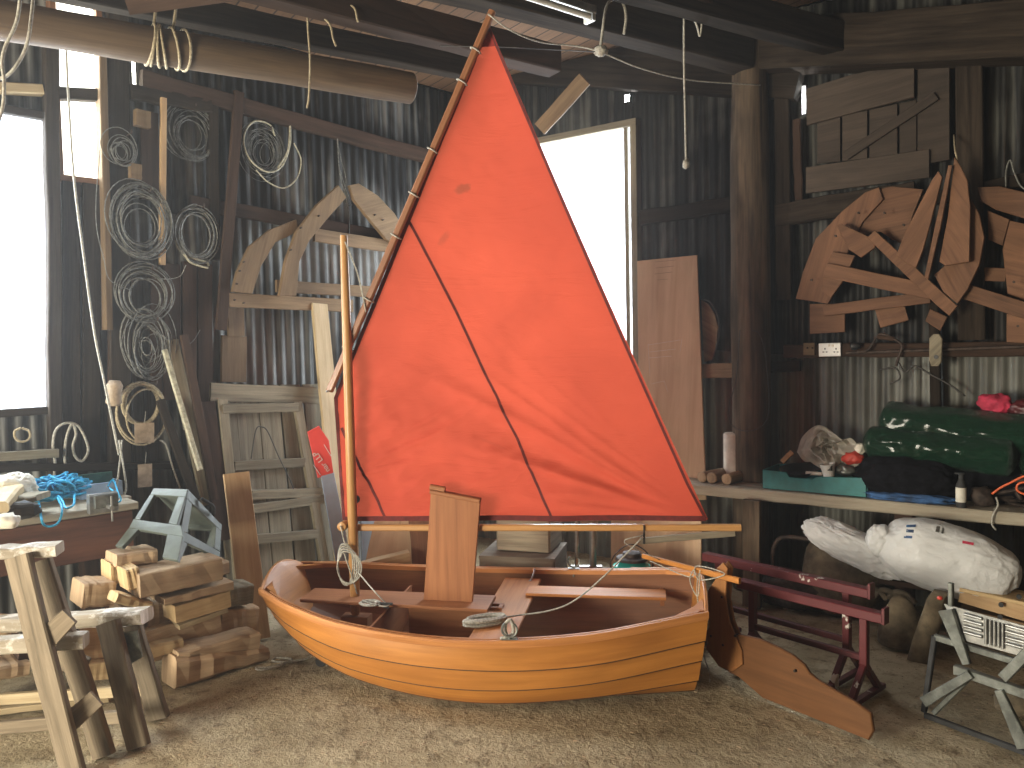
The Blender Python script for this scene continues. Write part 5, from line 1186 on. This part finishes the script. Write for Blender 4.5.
roll('tarpaulin_roll', 864, 441, 1018, 459, .105, .125, 5.14, 'tarp', 'lower roll of crinkled green tarpaulin on the right bench', 'tarpaulin', 1)
roll('tarpaulin_roll', 880, 420, 1075, 444, .135, .15, 5.26, 'tarp', 'thicker upper roll of green tarpaulin against the wall', 'tarpaulin', 5)
roll('tarpaulin_roll', 1020, 462, 1075, 468, .10, .10, 5.14, 'tarp', 'end of a third green tarpaulin roll at the frame edge', 'tarpaulin', 9)
bm = nb(); blob(bm, onRN(995, 404, 5.30), [rd*.09, rn*.05, Z*.06], .3, 2, 4, seed=3); tag(obj('pink_cloth', bm, M['pink'], None, True), 'bundled bright pink cloth on top of the green tarpaulin', 'cloth')
bm = nb(); blob(bm, onRN(1026, 410, 5.30), [rd*.09, rn*.06, Z*.055], .3, 2, 4, seed=7); tag(obj('dark_cloth', bm, M['maroonrust'], None, True), 'dark maroon cloth beside the pink cloth at the frame edge', 'cloth')
# support for the rolls
bm = nb(); blob(bm, RB(ur(onRN(960, 480, 5.25)), 5.25, RBZ+.10), [rd*.55, rn*.14, Z*.14], .2, 2, 4, seed=13, flat=RBZ+.004); tag(obj('dark_bundle', bm, M['blackcloth'], None, True), 'dark bundle under the green tarpaulin rolls', 'bundle')
# bottle
bt = thing('spray_bottle', V((*onRN(961, 500, RF+.03).xy, RBZ)), 'small dark bottle with a cream label on the bench edge', 'bottle')
q = WM[bt].translation.copy()
bm = nb(); lathe(bm, q, Z, [(.024, 0), (.026, .006), (.026, .12), (.014, .15), (.012, .16)], 20); obj('body', bm, M['charcoal'], bt, True, 40)
bm = nb(); lathe(bm, q+Z*.03, Z, [(.0268, 0), (.0268, .08)], 20, False); obj('bottle_label', bm, M['paper'], bt, True, 40)
bm = nb(); lathe(bm, q+Z*.16, Z, [(.012, 0), (.013, .02), (.02, .024), (.018, .03)], 14); beam(bm, q+Z*.185, q+Z*.185-rd*.03, .01, .01, Z, .002); obj('cap', bm, M['charcoal'], bt)
# tangle with orange cord at the right end
bm = nb(); rr = random.Random(5); q = V((*onT(1010, 505).xy, RBZ+.05)); pts = [q+rd*rr.uniform(-.14, .2)+rn*rr.uniform(-.05, .12)+Z*rr.uniform(-.045, .13) for _ in range(34)]; tube(bm, spl(pts, 5), .012, 6); tag(obj('black_cable_tangle', bm, M['iron'], None, True), 'dark tangle of cable and brackets at the bench end by the frame edge', 'cable')
bm = nb(); tube(bm, spl([onRN(992, 494, RF-.0), onRN(1000, 488, RF), onRN(1010, 483, RF), onRN(1022, 477, RF), onRN(1032, 474, RF)], 5), .006, 6); tag(obj('orange_rope', bm, M['orange'], None, True), 'short orange cord over the dark tangle at the bench end', 'cord')
bm = nb(); tube(bm, spl([onRN(1036, 482, RF), onRN(1020, 483, RF), (onRN(1017, 490, RF)), onRN(1026, 495, RF)], 5), .006, 6); tag(obj('orange_rope', bm, M['orange'], None, True), 'second orange cord loop at the frame edge on the bench', 'cord')
bm = nb(); tube(bm, spl([onRN(996, 497, RF-.01), onRN(998, 505, RF-.015), onRN(993, 515, RF-.02), onRN(992, 524, RF-.02), onRN(996, 530, RF-.02)], 5), .005, 6); tag(obj('white_string', bm, M['rope'], None, True), 'white string hanging over the front edge of the right bench', 'string')
bm = nb(); blob(bm, V((*onT(982, 506).xy, RBZ+.05)), [rd*.06, rn*.05, Z*.06], .3, 2, 3, seed=3, flat=RBZ+.003); tag(obj('dark_lump', bm, M['iron'], None, True), 'dark greasy lump between the bottle and the cable tangle', 'lump')

# ------------------------------------------------------------------ bags under the bench
def bag(name, P, axis_up, rad, m, label, cat, seed, amp=.15, fr=1.6):
    bm = nb(); blob(bm, P, rad, amp, fr, 5, seed=seed); return tag(obj(name, bm, M[m], None, True), label, cat)
bc = onRN(946, 559, RF-.16); ad = (rd*.98-Z*.18).normalized(); au = ad.cross(rn).normalized(); au = au if au.z > 0 else -au
bm = nb(); blob(bm, bc, [ad*.335, rn*.17, au*.185], .07, 1.3, 6, seed=2, box=.8, crin=.022); bvh = BVHTree.FromBMesh(bm); b1 = obj('full_plastic_bag', bm, M['bag'], None, True); tag(b1, 'big bulging white plastic bag under the right bench', 'bag')
for (x, y, w_, h_, m_) in ((911, 526, 9, 3, 'bluecloth'), (910, 531, 7, 3, 'bluecloth'), (908, 537, 8, 2.5, 'bluecloth'), (968, 543, 10, 3, 'pink'), (938, 528, 3, 14, 'wire'), (943, 530, 2, 12, 'wire')):
    r_ = ray(x, y).normalized(); hh = bvh.ray_cast(CAM, r_)
    if hh[0] is None: continue
    p_, n_ = hh[0], hh[1]; tx = (rd-n_*rd.dot(n_)).normalized(); sc = p_.y/F; bm = nb(); beam(bm, p_-tx*w_*sc/2, p_+tx*w_*sc/2, h_*sc, .002, n_, 0); obj('printed_mark', bm, M[m_], b1)
for (x, y, w_, h_, m_) in () and ((915, 524, 8, 3, 'bluecloth'), (914, 529, 9, 3, 'bluecloth'), (910, 534, 5, 3, 'bluecloth')):
    q = onRN(x, y, RF-.31); bm = nb(); beam(bm, q-rd*w_*.0025, q+rd*w_*.0025, h_*.005, .004, rn, .001)
    bm.free()
bc2 = onRN(856, 548, RF-.10); bm = nb(); ad2 = (rd*.93-Z*.35).normalized(); au2 = ad2.cross(rn); au2 = (au2 if au2.z > 0 else -au2).normalized()
blob(bm, bc2, [ad2*.30, rn*.10, au2*.10], .12, 1.6, 6, seed=8, box=.85, crin=.05); tag(obj('crumpled_plastic_bag', bm, M['bag'], None, True), 'flatter crumpled clear plastic bag left of the big white bag', 'bag')
bm = nb(); blob(bm, onRN(880, 540, RF-.2), [rd*.07, rn*.07, Z*.09], .15, 1.6, 5, seed=9, crin=.04); obj('bag_neck', bm, M['bag'], b1, True)
# planks with round holes lying on the low shelf
pk = thing('drilled_planks', onRN(1005, 610, RF-.2), 'stack of pale planks with drilled holes under the white bag', 'planks')
for k, (ya, yb, m_) in enumerate([((585, 600), 0, 'logpale'), ((590, 612), 0, 'redplank'), ((606, 622), 0, 'mould')]):
    y0, y1 = ya; A = onRN(962, y0, RF-.22+.02*k); Bq = onRN(1060, y1+6, RF-.22+.02*k); bm = nb(); beam(bm, A, Bq, (.02, .075, .03)[k], .20, rn, .003); obj('plank', bm, M[m_], pk)
for (x, y) in ((1001, 605), (1019, 597), (1000, 617)):
    q = onRN(x, y, RF-.325); bm = nb(); tube(bm, [q, q+rn*.01], .012, 12); obj('drilled_hole', bm, M['black'], pk, True, 40)
# canvas sack, dark sack, white bundle under the bench
bm = nb(); prism(bm, [onRN(x, y, RF-.42) for x, y in ((926, 600), (932, 593), (948, 596), (944, 612), (936, 640), (930, 672), (925, 692), (912, 684), (903, 672), (912, 640))], rn*.10, axis=Z, bev=.02); tag(obj('canvas_flap', bm, M['canvas'], None, True, 50), 'pale tan canvas flap beside the galvanised folding frame', 'canvas')
bm = nb(); q = onRN(902, 640, RF-.22); blob(bm, q, [rd*.12, rn*.12, Z*.24], .12, 1.6, 4, seed=2, flat=.01); tag(obj('canvas_sack', bm, M['canvas'], None, True), 'round brown canvas sack standing left of the tan flap', 'sack')
bm = nb(); q = onRN(842, 640, RF+.10); q.z = .25; blob(bm, q, [rd*.24, rn*.16, Z*.25], .14, 1.6, 4, seed=6, flat=.01); tag(obj('brown_sack', bm, M['canvas'], None, True), 'big brown sack under the bench behind the maroon trestle', 'sack')
bm = nb(); q = onRN(795, 622, RF+.08); blob(bm, q, [rd*.09, rn*.07, Z*.10], .3, 1.6, 4, seed=4); tag(obj('white_bundle', bm, M['paper'], None, True), 'dim white bundle under the bench behind the maroon trestle', 'bundle')
bm = nb(); q = onRN(795, 650, RF+.1); q.z = .12; blob(bm, q, [rd*.3, rn*.15, Z*.13], .3, 2.2, 4, seed=14, flat=.01); tag(obj('scrap_heap', bm, M['iron'], None, True), 'dark heap of scrap on the floor under the bench', 'heap')
bm = nb(); tube(bm, spl([onRN(774, 575, RF), onRN(773, 552, RF), onRN(778, 540, RF), (onRN(790, 537, RF)), onRN(812, 540, RF), onRN(826, 543, RF)], 6), .014, 8); tag(obj('bent_pipe', bm, M['iron'], None, True), 'rusty bent pipe under the left end of the bench', 'pipe')
for i in range(4):
    bm = nb(); q = onRN(858+i*14, 590+i*2, RF-.02); tube(bm, spl([q-rd*.06-Z*.02, q-rd*.02+Z*.02, q+rd*.04+Z*.01, q+rd*.08-Z*.03], 6), .016, 8)
    tag(obj('brown_hose', bm, M['canvas'], None, True), 'length of brown twisted hose in the dark under the bench', 'hose', 'hoses in the dark under the bench')
board('bench_stud', onRN(752, 500, RF-.06), V((*onRN(752, 590, RF-.06).xy, .01)), .11, .05, rn, 'post', 'pale rough timber upright under the left end of the bench', 'timber')
# ------------------------------------------------------------------ maroon trestles
def trestle(name, R0, R1, zt_, label, lowz=None):
    t = thing(name, V(((R0.x+R1.x)/2, (R0.y+R1.y)/2, 0)), label, 'trestle')
    A = V((R0.x, R0.y, zt_)); Bq = V((R1.x, R1.y, zt_)); d = (Bq-A).normalized(); s_ = d.cross(Z)
    bm = nb(); beam(bm, A, Bq, .045, .055, s_, .004); obj('rail', bm, M['maroon'], t)
    bm = nb(); beam(bm, Bq+Z*.012-s_*.0, Bq+d*.012+Z*.012, .075, .05, s_, .002); obj('end_stop', bm, M['maroon'], t)
    for f in (.10, .88):
        q = A.lerp(Bq, f); bm = nb(); beam(bm, q-Z*.02, V((q.x, q.y, .15)), .035, .035, s_, .003); obj('post', bm, M['maroon'], t)
        for k in (-1, 1):
            bm = nb(); beam(bm, V((q.x, q.y, .17)), V((q.x, q.y, .012))+s_*k*.15, .03, .03, d, .003); obj('leg', bm, M['maroon'], t)
        bm = nb(); beam(bm, V((q.x, q.y, .015))-s_*.19, V((q.x, q.y, .015))+s_*.19, .03, .025, Z, .003); obj('foot', bm, M['maroon'], t)
    bm = nb(); beam(bm, V((A.lerp(Bq, .1).x, A.lerp(Bq, .1).y, .20)), V((A.lerp(Bq, .88).x, A.lerp(Bq, .88).y, .20)), .028, .028, s_, .003); obj('stretcher', bm, M['maroonrust'], t)
    return t
trestle('metal_trestle', onz(705, 556, .46), onz(870, 593, .46), .46, 'maroon metal trestle farther from the camera, nearest the bench')
trestle('metal_trestle', onz(740, 583, .41), onz(884, 618, .41), .41, 'chipped maroon metal trestle just behind the rudder')
# ------------------------------------------------------------------ galvanised folding frame
g0 = onz(923, 717, 0); g1_ = onz(1024, 755, 0); gd = (g1_-g0).normalized(); gn = V((-gd.y, gd.x, 0)); gn = gn if gn.y > 0 else -gn
def GP(px, py, o_=0): return pl(px, py, g0+gn*o_, gn)
wk = thing('folding_workbench', GP(980, 735).xy.to_3d(), 'galvanised folding workbench frame standing at the right edge', 'workbench')
def gbar(nm, a, b, w_, t_, o_=0, m='galv', w2=None):
    bm = nb(); A = GP(*a, o_); Bq = GP(*b, o_); A.z = max(A.z, .012); Bq.z = max(Bq.z, .012); beam(bm, A, Bq, w_, t_, gn, .003, w2=w2); return obj(nm, bm, M[m], wk)
gbar('rear_leg', (935, 636), (924, 714), .022, .022, .03, 'charcoal'); gbar('upright', (951, 583), (951, 606), .02, .02, .0)
gbar('pivot_leg', (946, 610), (967, 664), .065, .02, 0, 'galv', .035)
gbar('cross_bar', (955, 669), (1045, 700), .04, .03, .012)
gbar('pivot_leg', (971, 674), (924, 702), .035, .02, -.01, 'galv', .045); gbar('pivot_leg', (970, 677), (934, 713), .022, .02, .02)
gbar('pivot_leg', (1035, 645), (1003, 678), .04, .02, -.01); gbar('pivot_leg', (999, 690), (1025, 748), .035, .02, -.01, 'galv', .06)
gbar('floor_bar', (925, 717), (1060, 769), .022, .022, 0, 'charcoal')
gbar('lower_rail', (935, 637), (1040, 669), .028, .02, .03)
pn_ = nb(); Q = [GP(944, 604, .02), GP(1050, 633, .02), GP(1050, 664, .02), GP(962, 640, .02)]; prism(pn_, Q, gn*.006); tp = obj('pressed_panel', pn_, M['steel'], wk)
for k in range(5):
    for (xa, xb) in ((964, 982), (1006, 1050)):
        if k > 3: continue
        bm = nb(); A = GP(xa, 614+k*6+(xa-964)*.27, .012); Bq = GP(xb, 614+k*6+(xb-964)*.27, .012); tube(bm, [A, Bq], .007, 8); obj('pressed_rib', bm, M['steel'], tp, True, 50)
for k in range(5):
    x = 986+k*4.2; bm = nb(); tube(bm, [GP(x, 613+(x-964)*.27, .012), GP(x, 638+(x-964)*.27, .012)], .006, 8); obj('pressed_rib', bm, M['steel'], tp, True, 50)
bm = nb(); q = GP(940, 598, -.01); blob(bm, q, [V((.012, 0, 0)), V((0, .012, 0)), V((0, 0, .009))], .05, 2, 3); obj('red_knob', bm, M['redbits'], wk, True)
bm = nb(); q = onz(995, 715, .05); blob(bm, q+gn*.2, [V((.09, 0, 0)), V((0, .08, 0)), V((0, 0, .06))], .3, 2, 3, seed=2, flat=.006); tag(obj('rag_bundle', bm, M['canvas'], None, True), 'crumpled rag on the floor behind the galvanised frame', 'rag')

# ------------------------------------------------------------------ right wall: shutter, moulds, shelf, sockets
sh_ = thing('board_shutter', onR(870, 195, .05), 'dark boarded wooden shutter with a diagonal brace high on the right wall', 'shutter')
poly_part('top_board', onR, [(807, 90), (852, 76), (915, 62), (915, 98), (860, 112), (808, 126)], .06, .03, 'shut', sh_)
for i, (a, b) in enumerate([(818, 841), (843, 868), (870, 898), (900, 917)]):
    poly_part('upright_board', onR, [(a, 122-(a-818)*.22), (b, 122-(b-818)*.22), (b, 164-(b-818)*.1), (a, 164-(a-818)*.1)], .045, .02, 'shut', sh_)
poly_part('bottom_board', onR, [(807, 168), (930, 150), (930, 178), (807, 194)], .06, .03, 'shut', sh_)
bar_part('diagonal_brace', onR, (846, 156), (936, 96), 9, .08, .02, 'shut', sh_)
poly_part('upright_board', onR, [(918, 66), (950, 58), (950, 160), (918, 166)], .045, .02, 'shut', sh_)
def rmould(label, parts, bars=(), nls=()):
    t = thing('boat_mould', onR(*parts[0][0][0], .1), label, 'boat mould')
    for pts, off, nm in parts: poly_part(nm, onR, pts, off, .03, 'mould_r', t)
    for a, b, h, off in bars: bar_part('crossbar', onR, a, b, h, off, .028, 'mould_r', t)
    nails(onR, nls, .2, t, .007)
    return t
rmould('biggest arched wooden boat mould on the right wall, above the sockets', [
  ([(797, 299), (804, 273), (817, 239), (843, 212), (866, 193), (880, 188), (884, 200), (864, 222), (851, 246), (846, 262), (832, 299), (829, 304), (818, 302)], .10, 'rib'),
  ([(866, 193), (892, 187), (924, 190), (914, 215), (905, 245), (893, 240), (881, 232), (862, 236), (851, 246), (858, 228), (864, 215)], .075, 'rib'),
  ([(834, 252), (856, 256), (845, 280), (832, 298), (822, 290), (826, 268)], .14, 'doubling'),
  ([(811, 304), (846, 304), (846, 332), (811, 334)], .08, 'upright')],
  [((826, 270), (932, 292), 14, .18), ((824, 311), (930, 297), 11, .14)], [(859, 213), (885, 213), (904, 225), (836, 236), (812, 280)])
rmould('long plank mould pieces crossing diagonally over the big arched mould', [
  ([(868, 238), (876, 231), (958, 306), (950, 316), (938, 306)], .22, 'strip'), ([(838, 226), (842, 224), (876, 240), (876, 248), (862, 258), (850, 250)], .20, 'strip'), ([(931, 309), (948, 317), (941, 331), (926, 321)], .19, 'strip')])
rmould('narrow leaf-shaped mould piece leaning left in the hanging fan', [([(939, 172), (932, 182), (923, 200), (906, 233), (897, 256), (905, 262), (917, 268), (924, 250), (931, 225), (943, 178)], .25, 'leaf')])
rmould('tall leaf-shaped mould piece hung from the cord at the centre', [([(955, 158), (962, 168), (968, 181), (971, 207), (970, 262), (946, 266), (940, 262), (949, 215), (952, 185)], .27, 'leaf')])
rmould('thin dark batten hanging between the two leaf-shaped pieces', [([(949, 166), (953, 166), (942, 225), (929, 280), (925, 278), (936, 225)], .30, 'batten')])
rmould('large curved mould piece hanging behind the leaf-shaped pieces', [([(972, 200), (980, 215), (985, 238), (980, 265), (968, 290), (958, 304), (944, 292), (935, 275), (950, 262), (968, 262), (970, 230)], .21, 'leaf')])
rmould('arched mould at the far right wall, cut by the frame edge', [([(978, 188), (1000, 187), (1030, 194), (1050, 204), (1050, 228), (1022, 218), (996, 210), (982, 202)], .12, 'rib'), ([(988, 211), (1010, 220), (1003, 246), (989, 240)], .10, 'rib'),
  ([(1010, 221), (1050, 230), (1050, 310), (1008, 294), (1003, 250)], .09, 'plate'), ([(1007, 314), (1040, 316), (1040, 344), (1007, 342)], .10, 'upright')], [((958, 289), (1045, 317), 15, .17), ((972, 274), (1006, 275), 13, .06)], [(1018, 326), (1014, 282)])
board('mould_offcut', onR(878, 318, .08), onR(906, 310, .08), .13, .03, rn, 'mould_r', 'small offcut of mould wood resting above the wall rail', 'offcut')
bm = nb(); tube(bm, spl([onR(954, 135, .1), onR(955, 150, .27), onR(957, 162, .28), onR(953, 180, .29)], 5), .005, 6); tag(obj('hanging_line', bm, M['ropetan'], None, True), 'cord from which the leaf-shaped mould pieces hang', 'cord')
bm = nb(); tube(bm, spl([onR(1006, 188, .1), onR(1006, 172, .1), onR(1010, 160, .1), onR(1014, 172, .1), onR(1020, 185, .1), onR(1026, 190, .1)], 5), .005, 6); tag(obj('hanging_line', bm, M['wire'], None, True), 'thin pale cord loop hanging at the upper right edge', 'cord')
# double socket
so = thing('double_socket', onR(830, 350, .1), 'white double power socket on the rail of the right wall', 'socket')
bm = nb(); A = onR(819.5, 350, .11); Bq = onR(841, 349.5, .11); beam(bm, A, Bq, .086, .03, rn, .005); obj('face_plate', bm, M['white'], so)
for cx in (825, 836):
    for (dx_, dy_, w_, h_) in ((0, -1.2, .007, .010), (-1.6, 2.0, .010, .006), (1.6, 2.0, .010, .006)):
        q = onR(cx+dx_, 350+dy_, .1255); bm = nb(); beam(bm, q-Z*h_/2, q+Z*h_/2, w_, .003, rn, 0); obj('socket_slot', bm, M['charcoal'], so)
for cx in (829, 832.5):
    q = onR(cx, 345.5, .127); bm = nb(); beam(bm, q-Z*.007, q+Z*.007, .012, .006, rn, .001); obj('switch', bm, M['paper'], so)
bm = nb(); A = onR(804.5, 349, .1); Bq = onR(815.5, 349, .1); beam(bm, A, Bq, .08, .05, rn, .004); jb = obj('junction_box', bm, M['mould']); tag(jb, 'small brown junction box just left of the double socket', 'junction box')
for cx in (807.5, 812.5):
    q = onR(cx, 348, .126); bm = nb(); tube(bm, [q, q-rn*.004], .006, 8); obj('screw', bm, M['iron'], jb, True)
# brace drill, tool handle, pipe on the rail
br = thing('hand_brace', onR(873, 352, .12), 'old iron hand brace hanging from the right wall rail', 'hand drill')
bm = nb(); tube(bm, spl([onR(857, 352, .14), onR(868, 350, .14), (onR(876, 338, .14)), onR(882, 334, .14), onR(896, 340, .14), onR(902, 346, .14), onR(899, 356, .14), onR(896, 366, .14)], 6), .008, 8); obj('crank', bm, M['iron'], br, True)
bm = nb(); lathe(bm, onR(850, 346, .14), rd, [(.01, 0), (.026, .01), (.028, .03), (.012, .06)], 14); obj('head', bm, M['black'], br, True, 40)
bm = nb(); tube(bm, [onR(878, 337, .14), onR(894, 339, .14)], .014, 12); obj('handle', bm, M['brown'], br, True, 40)
th_ = thing('wooden_tool_block', onR(936, 366, .12), 'pale rounded wooden tool block hanging from the rail', 'tool block')
poly_part('block', onR, [(930, 338), (934, 334), (940, 334), (943, 339), (942, 362), (939, 366), (932, 366), (930, 360)], .16, .03, 'grey', th_, .004)
bm = nb(); q = onR(936, 357, .195); tube(bm, [q, q+rn*.006], .012, 12); obj('hole', bm, M['black'], th_, True, 40)
bm = nb(); tube(bm, [onR(846, 353, .11), onR(1040, 346, .11)], .010, 10); tag(obj('iron_rod', bm, M['iron'], None, True, 40), 'thin iron rod resting along the right wall rail', 'rod')
wrope('dark_cable', [(898, 362), (905, 372), (915, 366), (930, 374), (950, 385), (965, 396)], .006, 'darkwire', 'dark cable drooping over the corrugated wall above the tarpaulin', onR)
wrope('dark_cable', [(880, 370), (895, 368), (900, 378), (890, 384)], .005, 'darkwire', 'short dark cable loop below the hand brace', onR)

# chips and grit strewn over the floor
bm = nb(); rr = random.Random(21)
for i in range(450):
    x = rr.uniform(0, 1024); y = rr.uniform(665, 790) if i % 3 else rr.uniform(600, 700)
    p = onz(x, y, .0)
    if p.dot(ln) > LD-.1 or p.dot(rn) > RD-.1: continue
    s_ = rr.uniform(.003, .010); a = rr.uniform(0, 6.28); d_ = V((math.cos(a), math.sin(a), rr.uniform(-.2, .2)))*s_
    beam(bm, p-d_+Z*.001, p+d_+Z*.002, s_*.6, s_*.3, Z, 0)
tag(obj('wood_chips', bm, M['log']), 'small wood chips and grit scattered over the floor', 'wood chips', kind='stuff')
# ------------------------------------------------------------------ light
w = bpy.data.worlds.new('sky'); scn.world = w; w.use_nodes = True
nt = w.node_tree; nt.nodes['Background'].inputs[0].default_value = (.86, .93, 1.0, 1); nt.nodes['Background'].inputs[1].default_value = 4.0
vs_ = nt.nodes.new('ShaderNodeVolumeScatter'); vs_.inputs['Color'].default_value = (1, 1, 1, 1); vs_.inputs['Density'].default_value = .0065; vs_.inputs['Anisotropy'].default_value = .55
nt.links.new(vs_.outputs[0], nt.nodes['World Output'].inputs['Volume'])
def area(name, c, n, sx, sy, power, col=(1, 1, 1), spread=None):
    l = bpy.data.lights.new(name, 'AREA'); l.shape = 'RECTANGLE'; l.size = sx; l.size_y = sy; l.energy = power; l.color = col
    if spread: l.spread = math.radians(spread)
    o = bpy.data.objects.new(name, l); C.objects.link(o)
    n = V(n).normalized(); x = n.cross(Z).normalized(); y = x.cross(n) if abs(n.z) < .99 else V((0, 1, 0))
    x = y.cross(-n).normalized()
    o.matrix_world = Matrix.Translation(V(c)) @ Matrix((x, y, -n)).transposed().to_4x4(); return o
def winlight(name, O, d, n, w_, power, col=(1, .97, .92), off=.06, ex=1.03):
    u = (w_[0]+w_[1])/2; z = (w_[2]+w_[3])/2
    return area(name, O+d*u+Z*z+n*off, -n, (w_[1]-w_[0])*ex, (w_[3]-w_[2])*ex, power, col)
winlight('daylight_window', OL, ld, ln, w1, 140, (.88, .94, 1), ex=1.0)
winlight('daylight_window', OL, ld, ln, w2, 34, (1, .93, .78), ex=1.0)
winlight('daylight_window', OL, ld, ln, w3, 230, (1, .92, .80))
winlight('daylight_window', OR, rd, rn, w4, 185, (.95, .97, 1))
for w_ in (w5, w6, w7): winlight('daylight_gap', OR, rd, rn, w_, 4 if w_ is w5 else 2.5 if w_ is w7 else .5, off=.08, ex=1.3)
winlight('daylight_gap', OL, ld, ln, w2b, 5, (1, .9, .7), off=.08, ex=1.2)
# the wide doorway on the camera side
area('daylight_doorway', (-4.8, -.33, 1.05), (.75, .66, -.0), 1.7, 2.0, 560, (1, .92, .75))
scn.view_settings.view_transform = 'Standard'; scn.view_settings.look = 'None'; scn.view_settings.gamma = 1; scn.view_settings.exposure = 0.12
scn.view_settings.use_curve_mapping = False
scn.cycles.use_denoising = True
try: scn.cycles.denoiser = 'OPENIMAGEDENOISE'
except Exception: pass
scn.cycles.max_bounces = 8; scn.cycles.diffuse_bounces = 4; scn.cycles.transparent_max_bounces = 8
scn.cycles.sample_clamp_indirect = 6
